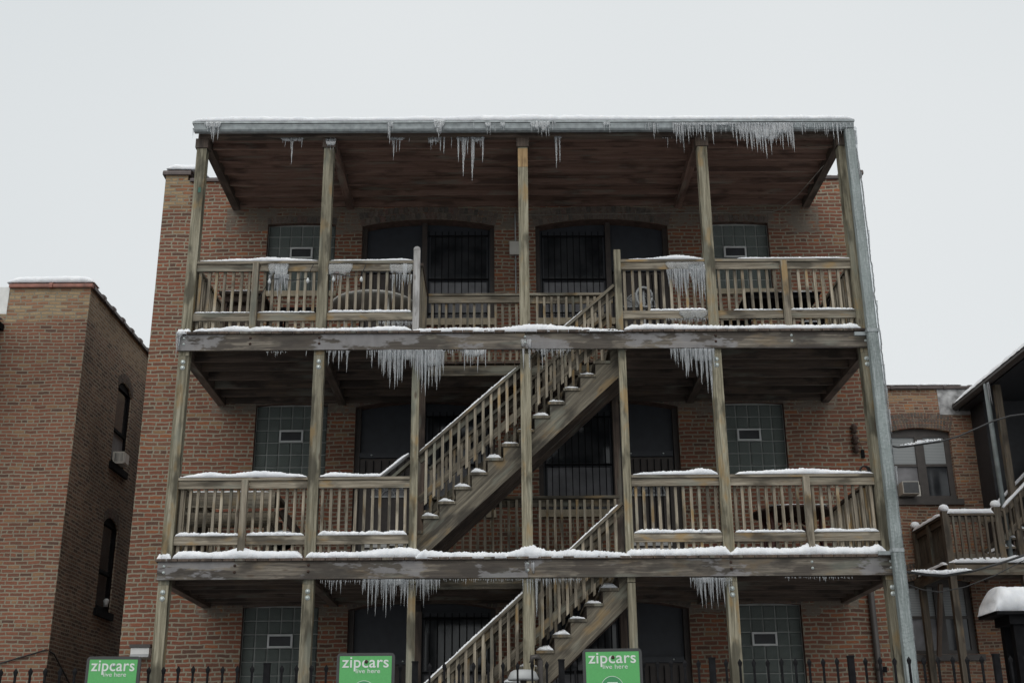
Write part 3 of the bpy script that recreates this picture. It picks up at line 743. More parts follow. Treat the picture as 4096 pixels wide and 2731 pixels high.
# ------------------------------------------------------------------ snow
def snow_strip(label, pts, y0, y1, h, amp=.4, step=.02, rough=.006, name='snow', taper=.12, mat='snow', freq=2.5, seed=None, ny=9):
    """ridge of snow along a polyline of (x, z)"""
    seed = random.random()*100 if seed is None else seed
    L = [0]
    for (a, b), (c, d) in zip(pts, pts[1:]): L.append(L[-1]+math.hypot(c-a, d-b))
    tot = L[-1]; n = max(4, int(tot/step)); mb = MB(); grid = []
    for i in range(n+1):
        s = tot*i/n; j = 0
        while j < len(L)-2 and s > L[j+1]: j += 1
        f = (s-L[j])/(L[j+1]-L[j]); x = pts[j][0]+(pts[j+1][0]-pts[j][0])*f; z = pts[j][1]+(pts[j+1][1]-pts[j][1])*f
        e = min(1, s/taper, (tot-s)/taper); e = math.sqrt(max(0., e))
        hh = (h(x) if callable(h) else h)
        hh = max(.004, hh*(1+amp*ns(s*freq, seed)+amp*.5*ns(s*freq*3.7, seed+9)))*e
        row = []
        for k in range(ny):
            a = PI*k/(ny-1); cy = -math.cos(a); sz = math.sin(a)
            cy = math.copysign(abs(cy)**.6, cy); sz = sz**.55
            w = (y1-y0)/2; yy = (y0+y1)/2+cy*w*(.96+.08*ns(s*9, seed+k)); zz = z+sz*hh
            if 0 < k < ny-1:
                zz += rough*ns(s*42, k*3.1, seed)*1.7+rough*1.3*ns(s*110, k*7., seed); yy += rough*ns(s*40, k*2.7, seed+4)*1.2
            row.append((x, yy, max(z, zz)))
        grid.append(row)
    i0 = len(mb.v)
    for r in grid: mb.v.extend(r)
    for i in range(n):
        for k in range(ny-1):
            a = i0+i*ny+k; mb.f.append((a, a+ny, a+ny+1, a+1)); mb.uv.append([(0, 0)]*4); mb.sm.append(True)
        a = i0+i*ny; mb.f.append((a, a+ny-1, a+2*ny-1, a+ny)); mb.uv.append([(0, 0)]*4); mb.sm.append(False)
    for e in (0, n): mb.f.append(tuple(i0+e*ny+k for k in (range(ny) if e else reversed(range(ny))))); mb.uv.append([(0, 0)]*ny); mb.sm.append(False)
    return tag(mb.build(name, mat), label, 'snow', kind='stuff')
def bumpf(base, *peaks):
    return lambda x: max(.0, base+sum(a*math.exp(-((x-c)/w)**2) for c, w, a in peaks))

snow_strip('long snow layer along the edge of the flat porch roof', [(-.02, 10.419), (9.87, 10.419)], -.17, -.004, bumpf(.085, (5.0, 1.2, .03), (1., .6, .015)), .25, .02, .006, taper=.12)
snow_strip('wide snow field lying on the porch roof', [(.0, 10.476), (9.85, 10.476)], .0, 2.5, bumpf(.12), .2, .04, .004, taper=.3)
# deck edges
snow_strip('snow bank along the left part of the top deck edge', [(.2, T3-.0), (3.3, T3)], -.035, .28, bumpf(.075, (.9, .4, .015), (3.1, .5, .02)), .3, .014, .007)
snow_strip('icy snow bank along the middle of the top deck edge', [(3.28, T3-.02), (6.3, T3-.03)], -.04, .13, bumpf(.065, (4.0, .5, .015), (4.95, .35, .055), (5.4, .3, .03), (6.1, .3, -.02)), .25, .014, .008)
snow_strip('snow bank along the right part of the top deck edge', [(6.28, T3-.03), (6.4, T3), (9.68, T3)], -.035, .28, bumpf(.08, (7.0, .5, .03), (8.7, .3, .01), (9.6, .2, .02)), .3, .014, .008)
snow_strip('small snow heap on the left end of the top beam', [(-.02, Z3+.002), (.18, Z3+.002)], -.035, .05, .075, .3, .01, .012, taper=.03)
snow_strip('thick snow bank at the left end of the middle deck edge', [(.19, T2), (1.9, T2)], -.035, .32, bumpf(.115, (1.08, .15, .04)), .15, .014, .006, taper=.06)
snow_strip('thick snow bank below the stair foot on the middle deck edge', [(1.95, T2), (3.5, T2)], -.035, .3, bumpf(.1, (3.3, .35, .06)), .25, .014, .009, taper=.07)
snow_strip('icy snow bank across the centre of the middle deck edge', [(3.4, T2-.02), (6.28, T2-.02)], -.04, .13, bumpf(.085, (4.95, .2, .07), (5.5, .3, .025), (3.5, .2, .04)), .22, .014, .011)
snow_strip('thick snow bank right of the lower stair head on the middle deck edge', [(6.2, T2-.01), (7.62, T2)], -.035, .3, bumpf(.115, (7.5, .15, .03)), .15, .014, .01, taper=.08)
snow_strip('thick snow bank at the right end of the middle deck edge', [(7.6, T2), (9.7, T2)], -.035, .32, bumpf(.112, (8.7, .12, .06), (9.65, .2, .03)), .18, .014, .01, taper=.1)
snow_strip('small snow heap on the left end of the middle beam', [(-.02, Z2+.002), (.17, Z2+.002)], -.035, .05, .09, .4, .01, .014, taper=.03)
# cap rails
snow_strip('thin snow on the left top railing with a taller hump before the second post', [(.18, ZC), (1.91, ZC)], .045, .2, bumpf(.02, (1.25, .42, .055), (.7, .2, .02)), .3, .014, .005)
snow_strip('thin snow on the iced top railing before the round table', [(2.09, ZC), (3.29, ZC)], .045, .2, bumpf(.028, (3.1, .2, .015)), .3, .014, .005)
snow_strip('snow hump on the top railing right of the stair newel', [(6.42, ZC), (7.52, ZC)], .045, .2, bumpf(.02, (7.15, .3, .055)), .25, .014, .006)
snow_strip('thin snow line on the right top railing', [(8.0, ZC), (9.64, ZC)], .045, .2, bumpf(.03), .25, .014, .005)
snow_strip('deep snow hump on the left middle railing', [(.18, ZC-FH), (1.91, ZC-FH)], .04, .2, bumpf(.03, (.55, .22, .05), (1.3, .45, .065)), .25, .014, .006)
snow_strip('snow on the middle railing left of the stair foot', [(2.08, ZC-FH), (2.9, ZC-FH), (3.29, ZC-FH+.32)], .04, .2, bumpf(.045, (2.3, .2, .02)), .25, .014, .008)
snow_strip('snow on the middle railing right of the lower stair head', [(6.35, ZC-FH), (7.52, ZC-FH)], .04, .2, bumpf(.035, (6.8, .2, .02), (7.3, .25, .06)), .3, .014, .008)
snow_strip('deep snow ridge on the right middle railing', [(7.75, ZC-FH), (9.64, ZC-FH)], .04, .2, bumpf(.035, (8.6, .55, .05)), .2, .014, .007)
# bottom rails
for xa, xb, dz, lab, h in ((.18, .99, 0, 'thin snow on the bottom rail at the far left of the top deck', .015), (1.08, 1.9, 0, 'thin snow on the bottom rail left of the second post, top deck', .02), (2.09, 3.28, 0, 'crusty snow on the bottom rail under the round table, top deck', .035), (6.7, 7.51, 0, 'snow on the bottom rail under the long icicles, top deck', .03), (7.9, 8.6, 0, 'thin snow on the bottom rail left of the black table, top deck', .018), (8.72, 9.64, 0, 'snow on the bottom rail right of the black table, top deck', .03),
    (.18, 1.03, -FH, 'snow on the bottom rail at the far left of the middle deck', .04), (1.13, 1.9, -FH, 'snow on the bottom rail left of the second post, middle deck', .04), (2.09, 3.28, -FH, 'crumbly snow on the bottom rail left of the stair foot, middle deck', .045), (6.34, 7.51, -FH, 'crumbly snow on the bottom rail right of the stair head, middle deck', .04), (7.7, 8.64, -FH, 'snow on the bottom rail under the red legged table, middle deck', .035), (8.76, 9.64, -FH, 'crumbly snow on the bottom rail at the far right of the middle deck', .04)):
    snow_strip(lab, [(xa, ZL1+dz), (xb, ZL1+dz)], .06, .11, h, .5, .012, .008, taper=.05, freq=5)
for (hz, nx, nz), w, mw in ((st2, 'upper', 1.), (st1, 'lower', 1.)):
    x0, x1 = 3.42, 6.18
    if w == 'upper':
        snow_strip('icy snow on the lower half of the upper stair handrail', [(x0, hz(x0)+.002), (4.8, hz(4.8)+.002)], .12, .255, .03, .4, .012, .008)
        snow_strip('thin snow on the top end of the upper stair handrail', [(5.3, hz(5.3)+.002), (5.75, hz(5.75)+.002)], .12, .25, .02, .5, .012, .006)
        ks = [0, 1, 2, 3, 4, 5, 6, 7, 8, 9, 10]
    else:
        snow_strip('thick snow along the lower stair handrail', [(x0, hz(x0)+.002), (5.0, hz(5.0)+.002)], .12, .255, .035, .35, .012, .009)
        snow_strip('snow on the upper end of the lower stair handrail', [(5.25, hz(5.25)+.002), (6.15, hz(6.15)+.002)], .12, .255, .03, .4, .012, .009)
        ks = [5, 6, 7, 8, 9, 10, 11]
    HH = [.085, .07, .085, .095, .085, .06, .05, .075, .06, .05, .05, .085]
    ords = ('lowest', 'second lowest', 'third lowest', 'fourth lowest', 'fifth lowest', 'sixth lowest', 'seventh lowest', 'eighth lowest', 'ninth lowest', 'tenth lowest', 'topmost')
    for n_, k in enumerate(ks):
        lab = 'snow on the %s white capped tread of the %s stair flight' % (ords[n_] if k != ks[-1] else 'topmost', w)
        hh = HH[k]*(1.25 if w == 'lower' else 1)
        pk_ = random.uniform(.06, .18)
        snow_strip(lab, [(nx(k)+.006, nz(k)), (nx(k)+.235, nz(k))], .205, .9, bumpf(hh*.6, (nx(k)+pk_, random.uniform(.06, .12), hh*.35)), .3, .012, .007, taper=.06, ny=11)

# ------------------------------------------------------------------ icicles
def icicle_mesh(seed):
    random.seed(100+seed); mb = MB(); n = 7; R = 12; ph = random.random()*9; bend = random.uniform(-.4, .4)
    pts = []; rs = []
    for i in range(R):
        t = i/(R-1); pts.append((bend*math.sin(t*3+ph)*.9*t, .6*ns(t*3, seed)*t, -t))
        rs.append(max(.03, (1-t)**.75*(1+.13*ns(t*11, seed*3.3)) + (.25 if i == 0 else 0)))
    for (x, y, z), r in zip(pts, rs):      # level rings, so that stretching keeps every ring flat
        mb.v.extend([(x+r*math.cos(2*PI*k/n), y+r*math.sin(2*PI*k/n), z) for k in range(n)])
    for i in range(R-1):
        for k in range(n):
            a, b = i*n+k, i*n+(k+1) % n; mb.f.append((a, a+n, b+n, b)); mb.uv.append([(0, 0)]*4); mb.sm.append(True)
    mb.f.append(tuple(range(n))); mb.uv.append([(0, 0)]*n); mb.sm.append(False)
    mb.f.append(tuple(reversed([(R-1)*n+k for k in range(n)]))); mb.uv.append([(0, 0)]*n); mb.sm.append(False)
    return mb.mesh('icicle', 'ice', (0, 0, 0))
ICE = [icicle_mesh(i) for i in range(12)]
random.seed(21)
IG = 'icicle clusters on the porch'
def icicle(root, x, y, z, L, r=None):
    r = r or min(.028, .005+L*.028)
    return place(random.choice(ICE), 'icicle', root, (x, y, z), (r, r, L), (0, 0, random.random()*6))
def sheet(root, name, xs, y, ztop, zbot, th, mat='film', seed=0):
    """frozen sheet: front and back skins with an uneven lower edge"""
    n = max(6, int((xs[1]-xs[0])/.02)); mb = MB(); rows = []
    for i in range(n+1):
        t = i/n; x = xs[0]+(xs[1]-xs[0])*t; e = min(1, t*9, (1-t)*9)*(.75+.5*ns(x*22, seed+2))
        b = zbot(x) if callable(zbot) else zbot; b = ztop-(ztop-b)*(.35+.65*e)*(1+.18*ns(x*16, seed))
        col = []
        for k in range(5):
            z = ztop+(b-ztop)*k/4; q = th*(.6+.3*ns(x*7, z*5, seed+3))*(1-.6*(k == 4)-.3*(k == 0))*max(.25, e)
            col.append((x, y-q, z))
        rows.append(col)
    i0 = len(mb.v)
    for c in rows: mb.v.extend(c+[(c[4][0], y+.003, c[4][2]), (c[0][0], y+.003, c[0][2])])
    for i in range(n):
        for k in range(7):
            a, b = i0+i*7+k, i0+i*7+(k+1) % 7; mb.f.append((a, b, b+7, a+7)); mb.uv.append([(0, 0)]*4); mb.sm.append(k < 4)
    for e, rev in ((0, False), (n, True)):
        q = [i0+e*7+k for k in range(7)]; mb.f.append(tuple(reversed(q) if rev else q)); mb.uv.append([(0, 0)]*7); mb.sm.append(False)
    return mb.build(name, mat, root)
def cluster(label, Y, ytop, tips=(), runs=(), films=(), fat=1.):
    """tips: (px x, px tip y); runs: (px x0, x1, n, tip min, tip max); measured on the plane the ice hangs in"""
    allx = [t_[0] for t_ in tips]+[r_[0] for r_ in runs]+[r_[1] for r_ in runs]+[f_[0] for f_ in films]
    xc = (min(allx)+max(allx))/2; X, Z = at(xc, ytop, Y)
    root = thing('icicle_cluster', (X, Y, Z), label, 'icicles', IG)
    def one(px, py):
        x = ax(px, ytop, Y); z = az(px, ytop, Y); zt_ = az(px, py, Y); L = max(.02, z-zt_)
        icicle(root, x, Y+random.uniform(-.012, .012), z+.006, L, fat*min(.027, .005+L*.029)*random.uniform(.8, 1.25))
    for px, py in tips: one(px, py)
    for x0, x1, n, a, b in runs:
        for i in range(n):
            f = (i+random.uniform(.1, .9))/n; env = .45+.55*math.sin(PI*min(1, max(0, f)))
            py = ytop+(a-ytop)+(b-a)*random.random()**1.6*env
            one(x0+(x1-x0)*f, py)
    for f_ in films:
        x0, x1, y0, y1 = f_[:4]; mt = f_[4] if len(f_) > 4 else 'film'; yy = f_[5] if len(f_) > 5 else Y
        xa, za = at(x0, y0, yy); xb, zb = at(x1, y0, yy)
        sheet(root, 'ice_sheet', (xa, xb), yy, (za+zb)/2, az((x0+x1)/2, y1, yy), .018, mt, x0)
    return root
GY = -.185
cluster('short icicles at the far left end of the gutter', GY, 284, [(478, 305), (485, 312), (489, 322), (493, 330), (497, 312), (503, 324)], [(470, 509, 8, 292, 312)], [(472, 508, 281, 297, 'ice')])
cluster('two thin icicles on the gutter above the left dangling icicle', GY, 282, [(893, 320), (896, 333), (903, 305), (901, 300)], [], [(890, 904, 281, 292, 'ice')])
cluster('knobbly snow topped ice lump over the gutter left of centre', GY, 280, [(1008, 321), (1003, 305), (1012, 310), (998, 298), (1018, 303)], [(996, 1021, 6, 290, 304)], [(996, 1021, 276, 300, 'ice'), (1002, 1016, 280, 312, 'ice')])
cluster('tiny icicles on the gutter left of the centre post', GY, 284, [(1088, 299), (1119, 311), (1126, 312), (1137, 305), (1152, 299), (1157, 300)], [], [(1114, 1128, 282, 293, 'ice'), (1149, 1160, 282, 294, 'ice')])
cluster('snow topped icicle clump on the gutter right of the centre post', GY, 281, [(1221, 307), (1236, 310), (1244, 316), (1254, 316), (1260, 314), (1270, 301)], [(1219, 1281, 12, 292, 308)], [(1217, 1262, 279, 297, 'ice'), (1242, 1256, 281, 304, 'ice')])
cluster('two short gutter icicles right of the dangling pair', GY, 283, [(1387, 303), (1393, 296), (1400, 309)], [], [(1384, 1402, 281, 290, 'ice')])
cluster('small row of gutter icicles left of the dense icicle fringe', GY, 284, [(1483, 302), (1490, 306), (1501, 321), (1504, 309), (1510, 308)], [(1481, 1512, 6, 290, 304)])
cluster('long dense fringe of icicles along the right part of the gutter', GY, 284,
    [(1552, 331), (1560, 332), (1567, 329), (1580, 331), (1585, 318), (1616, 327), (1636, 334), (1722, 348), (1735, 352), (1742, 350), (1755, 366), (1748, 353), (1767, 357), (1712, 345), (1690, 338), (1682, 320), (1795, 345), (1806, 338), (1815, 345), (1819, 352)],
    [(1544, 1640, 34, 296, 330), (1640, 1700, 18, 292, 318), (1696, 1770, 30, 310, 350), (1770, 1822, 18, 312, 345)], [(1690, 1822, 282, 314, 'ice'), (1728, 1788, 284, 330, 'ice'), (1545, 1690, 282, 290, 'ice')])
cluster('loose icicle row on the gutter end beside the downspout', GY, 284, [(1841, 311), (1848, 306), (1876, 306), (1897, 317), (1912, 323), (1922, 336), (1930, 310), (1943, 302)], [(1824, 1955, 18, 291, 314)])
cluster('ice curtain hanging off the right end of the roof', -.1, 302, [(1961, 352), (1964, 375), (1957, 330)], [(1954, 1967, 5, 318, 340)], [(1955, 1967, 292, 335, 'ice')])
cluster('small icicle hanging off the left end of the roof', -.1, 296, [(444, 320), (446, 308)], [(443, 449, 3, 303, 312)])
HY = .03
cluster('ragged icicles under the roof header left of the second post', HY, 317, [(672, 379), (656, 338), (664, 328), (669, 345), (694, 343), (688, 329), (650, 331)], [(645, 700, 8, 322, 334)], [(645, 699, 314, 326, 'ice')], 1.2)
cluster('frosty crust with drips on the head of the second post', .035, 318, [(760, 349), (766, 352), (752, 345)], [(748, 773, 6, 335, 350)], [(748, 772, 318, 338, 'ice', .02)])
cluster('single tapering icicle under the header right of the second post', HY, 317, [(905, 368), (911, 350), (918, 349), (902, 338), (940, 327)], [(896, 925, 4, 322, 335)], [(896, 930, 315, 323, 'ice')], 1.2)
cluster('blunt icicles under the header below the ice lump', HY, 317, [(990, 346), (1001, 336), (1012, 349), (1020, 356), (1037, 341), (985, 333)], [(984, 1016, 7, 322, 338)], [(983, 1010, 315, 330, 'ice')], 1.3)
cluster('longest dangling icicles of all, under the header left of centre post', HY, 318, [(1053, 375), (1064, 408), (1068, 370), (1074, 357), (1085, 418), (1088, 390), (1109, 376), (1103, 340), (1097, 333)], [(1048, 1112, 8, 324, 345)], [(1048, 1070, 315, 326, 'ice'), (1082, 1112, 315, 327, 'ice')], 1.35)
cluster('pair of slim leaning icicles right of the centre post', HY, 316, [(1277, 388), (1285, 377)], [], [(1272, 1291, 314, 319, 'ice')], 1.15)
cluster('two small icicles under the header left of the fourth post', HY, 317, [(1533, 341), (1570, 352), (1568, 340), (1565, 330)], [(1515, 1545, 3, 320, 326)], [], 1.1)
# top deck railing
RY = .06
cluster('bulb shaped frozen drip and icicles on the left top railing', RY, 632, [(619, 679), (622, 655), (640, 690), (647, 675), (655, 668), (660, 662)], [(630, 664, 28, 645, 692)], [(617, 664, 600, 636), (632, 662, 606, 650, 'ice')])
cluster('thin icicles on the top railing just right of the second post', RY, 633, [(765, 676), (776, 658), (784, 652), (803, 640)], [(762, 806, 12, 637, 655)], [(750, 810, 604, 636)])
cluster('icicles on the top railing beside the rounded newel', RY, 632, [(902, 696), (918, 672), (930, 660), (938, 655), (912, 662)], [(896, 946, 16, 640, 672)], [(895, 948, 606, 634), (926, 936, 602, 650, 'ice')])
cluster('short fringe under the bottom rail beside the rounded newel', RY, 739, [], [(868, 948, 30, 745, 757)])
cluster('large icicle curtain on the top railing left of the fourth post', RY, 620, [(1604, 699), (1590, 675), (1596, 682), (1610, 692), (1616, 690), (1573, 668), (1560, 660), (1540, 645)], [(1531, 1622, 56, 630, 692)], [(1528, 1622, 598, 626), (1580, 1620, 606, 645, 'ice')], 1.15)
cluster('short fringe under the bottom rail left of the fourth post', RY, 732, [], [(1530, 1625, 34, 736, 746)], [(1560, 1625, 712, 736)])
# top beam
BY = -.012
cluster('few tiny icicles under the top beam at the left', BY, 808, [(615, 818), (633, 822), (637, 819), (645, 816), (704, 820)], [(610, 660, 6, 810, 820)])
cluster('thin icicles under the top beam right of the second post', BY, 807, [(756, 842), (766, 836), (779, 852), (785, 832), (798, 856)], [(748, 805, 10, 811, 830)])
cluster('widest icicle curtain under the top beam around the iced newel', BY, 806, [(897, 892), (908, 896), (915, 888), (925, 880), (878, 860), (970, 905), (979, 912), (985, 895), (1004, 898), (1010, 880), (1019, 860), (993, 890), (960, 880)],
    [(870, 948, 44, 815, 892), (950, 1020, 44, 820, 905), (840, 880, 9, 810, 850)], [(878, 1018, 803, 830, 'ice'), (962, 1012, 804, 850, 'ice')], 1.1)
cluster('even icicle row under the top beam between newel and centre post', BY, 805, [(1067, 852), (1081, 845), (1097, 857), (1115, 848)], [(1062, 1116, 24, 815, 842), (1020, 1062, 9, 808, 822)], [(1066, 1114, 803, 820, 'ice')])
cluster('short icicles under the top beam right of the centre post', BY, 803, [(1202, 850), (1216, 855), (1245, 850), (1252, 832)], [(1222, 1310, 30, 806, 828)], [(1196, 1207, 778, 800, 'ice', -.002), (1210, 1221, 778, 803, 'ice', -.002)])
cluster('ragged icicle curtain under the top beam left of the fourth post', BY, 802, [(1586, 856), (1598, 868), (1608, 884), (1630, 918), (1620, 905), (1612, 860), (1556, 845), (1566, 852), (1574, 870), (1638, 850)], [(1540, 1642, 34, 812, 872)], [(1590, 1640, 800, 835, 'ice')], 1.25)
cluster('drips at the left end of the top beam', -.03, 775, [(408, 820), (411, 808)], [(404, 414, 4, 785, 810)], [(404, 420, 762, 775, 'ice')])
# middle beam
cluster('sparse thin icicles under the middle beam right of the second post', BY, 1333, [(748, 1350), (757, 1355), (762, 1366), (773, 1358), (783, 1365), (833, 1367)], [(735, 835, 22, 1336, 1350)])
cluster('dense icicle curtain under the middle beam below the stair foot', BY, 1331, [(847, 1411), (856, 1395), (864, 1417), (888, 1421), (882, 1405), (898, 1402), (930, 1395), (937, 1400), (922, 1392), (974, 1396), (985, 1380)], [(832, 945, 50, 1340, 1402), (945, 1012, 24, 1338, 1388)], [(885, 930, 1329, 1346, 'ice')], .85)
cluster('tiny icicle fringe under the middle beam left of the centre post', BY, 1330, [(1070, 1343), (1120, 1342)], [(1015, 1200, 40, 1333, 1341)])
cluster('short icicle row under the middle beam right of the centre post', BY, 1329, [(1255, 1352), (1258, 1349), (1248, 1346), (1310, 1345)], [(1232, 1335, 36, 1333, 1348)], [(1205, 1213, 1288, 1318, 'ice', -.002), (1220, 1229, 1288, 1320, 'ice', -.002)])
cluster('icicle curtain under the middle beam left of the fourth post', BY, 1327, [(1610, 1396), (1619, 1398), (1631, 1402), (1645, 1400), (1661, 1398), (1600, 1372), (1586, 1350)], [(1588, 1680, 34, 1334, 1392)], [(1612, 1640, 1325, 1342, 'ice')], .9)
cluster('tiny icicles under the middle beam at the right', BY, 1325, [(1811, 1337), (1882, 1338), (1896, 1337)], [(1800, 1960, 30, 1328, 1335)])
cluster('frozen drip down the left side of the lower stair post', .03, 1330, [(1201, 1365), (1232, 1420)], [(1200, 1234, 5, 1340, 1375)])

# ------------------------------------------------------------------ downspout with its ice
dsp = thing('downspout', (9.8, -.12, -.45), 'tall ice coated galvanised downspout at the right corner of the porch', 'downspout')
prof = []
for i in range(48):
    a = 2*PI*i/48; r = 1+.035*math.cos(a*8); c, s_ = math.cos(a), math.sin(a)
    q = (abs(c)**4+abs(s_)**4)**-.25
    prof.append((.073*c*q*r, .06*s_*q*r))
def pipe(z0, z1, xc=9.79, yc=-.115, k=1.):
    mb = MB(); n = len(prof)
    for i in range(n):
        (a, b), (c, d) = prof[i], prof[(i+1) % n]
        mb.quad([(xc+a*k, yc+b*k, z0), (xc+c*k, yc+d*k, z0), (xc+c*k, yc+d*k, z1), (xc+a*k, yc+b*k, z1)], smooth=True)
    return mb
pipe(7.02, 10.25).build('pipe', 'iced', dsp); pipe(3.93, 7.05, k=1.06).build('pipe', 'iced', dsp); pipe(-.4, 3.96, k=1.1).build('pipe', 'iced', dsp)
for z in (7.05, 3.96):
    st = pipe(z-.025, z+.025, k=1.2); st.box(9.55, 9.73, -.1, -.06, z-.05, z+.0, 'x'); st.build('strap', 'galv', dsp)
sh = MB(); rows = []; n = 420
for i in range(n+1):
    z = 9.95-(9.95-1.6)*i/n; w = .035+.018*ns(z*3.1)+.012*ns(z*11)+.006*ns(z*31); w *= min(1, i/30+.1)
    if z < 6.6: w *= max(.25, 1-(6.6-z)*.4)
    rows.append([(9.845, -.17-.01*ns(z*17, 3), z), (9.86+w*.5, -.185-.012*ns(z*14, 5), z), (9.868+w, -.13+.01*ns(z*20, 1), z), (9.86+w*.6, -.08, z), (9.845, -.07, z)])
i0 = 0
for r_ in rows: sh.v.extend(r_)
for i in range(n):
    for k in range(5):
        a, b = i*5+k, i*5+(k+1) % 5; sh.f.append((a, a+5, b+5, b)); sh.uv.append([(0, 0)]*4); sh.sm.append(True)
sh.build('ice_coat', 'film', dsp)
for z, L in ((8.6, .25), (7.5, .2), (6.55, .45), (6.2, .3), (5.9, .35), (5.1, .3)):
    place(ICE[int(z*7) % 12], 'icicle', dsp, (9.9+.02*ns(z), -.13, z), (.014, .014, L), (0, 0, z))

# ------------------------------------------------------------------ things on the porch and its wall
# junction box and conduit near the centre post
jx = ax(1180, 575, D)
r = thing('junction_box', (jx, D, 8.0), 'grey junction box with thin conduit on the brick beside the centre post', 'electrical box')
MB().box(jx-.07, jx+.09, D-.07, D-.002, az(1180, 588, D), az(1180, 558, D)).build('box', 'ac', r)
MB().tube([(jx+.03, D-.02, T3), (jx+.03, D-.02, az(1180, 588, D))], .011, 6).build('conduit', 'grey_paint', r)
MB().tube([(jx+.03, D-.02, az(1180, 558, D)), (jx+.03, D-.02, 10.2)], .011, 6).build('conduit', 'grey_paint', r)
zc_ = az(1500, 492, D)
tag(MB().tube([(5.0, D-.02, zc_-.02), (7, D-.02, zc_+.005), (9.2, D-.02, zc_+.02), (9.33, D-.03, zc_+.06), (9.5, 2.0, 10.22), (9.66, .9, 10.2)], .006, 6).build('wall_cable', 'cement'), 'thin pale cable stapled across the brick under the porch roof', 'cable')
r = thing('pipe_run', (9.6, D-.05, 0), 'dark vertical drain pipe on the brick at the lower right corner', 'pipe')
xp = ax(2010, 1450, D)
MB().tube([(xp-.02, D-.06, -.4), (xp-.02, D-.06, az(2010, 1350, D)+.3)], .05, 10).build('pipe', 'charcoal_frame', r)
MB().tube([(xp-.02, D-.06, 2.63), (xp-.02, D-.06, 2.72)], .06, 10).build('collar', 'charcoal_frame', r)
MB().box(xp+.02, xp+.1, D-.07, D-.03, 2.6, 2.68).build('bracket', 'black_metal', r)
# flood light box on the left wall
xa, za = at(303, 1507, D); xb, zb = at(350, 1481, D)
r = thing('wall_light', ((xa+xb)/2, D-.1, za), 'white rectangular light box on the brick beside the left porch post', 'wall light')
MB().box(xa+.02, xb, D-.16, D-.02, za+.02, zb-.05).build('lamp_box', 'white_paint', r); MB().box(xa, xb+.02, D-.18, D-.002, zb-.046, zb).build('hood', 'charcoal_frame', r); MB().box(xa+.02, xb, D-.162, D-.02, za-.02, za+.018).build('trim', 'grey_paint', r)
# white round table, top deck
r = thing('round_table', (2.62, 1.12, T3), 'white round plastic table behind the iced railing on the top deck', 'table', 'tables on the porch decks')
TT = az(845, 664, .48)-.05
MB().lathe((2.62, 1.12, TT), [(.6, 0), (.64, .012), (.645, .035), (.63, .05)], 40).build('tabletop', 'plastic', r)
for a in (225, 300, 45, 135): MB().tube([(2.62+.55*math.cos(math.radians(a)), 1.12+.55*math.sin(math.radians(a)), T3), (2.62+.5*math.cos(math.radians(a)), 1.12+.5*math.sin(math.radians(a)), TT+.005)], .028, 8).build('leg', 'plastic', r)
# brown wooden table with snow, top deck left
r = thing('wooden_table', (.78, .85, T3), 'dark brown wooden table under snow at the left end of the top deck', 'table', 'tables on the porch decks')
tt = MB(); 
for i in range(4): tt.box(.42+.165*i, .58+.165*i, .42, 1.3, T3+.76, T3+.8, 'y')
tt.build('tabletop', 'dark_wood', r); MB().box(.46, 1.03, .5, .53, T3+.66, T3+.757, 'x').build('apron', 'dark_wood', r); MB().box(1.0, 1.03, .535, 1.2, T3+.6, T3+.757, 'y').build('apron', 'dark_wood', r)
for x in (.46, .98):
    for y in (.53, 1.2): MB().box(x, x+.06, y, y+.06, T3, T3+.757).build('leg', 'dark_wood', r)
MB().box(.53, .97, .56, .6, T3+.2, T3+.62, 'x').build('shelf_panel', 'dark_wood', r)
snow_strip('lumpy snow on the dark brown wooden table', [(.44, T3+.801), (1.05, T3+.801)], .43, 1.2, .05, .4, .02, .006)
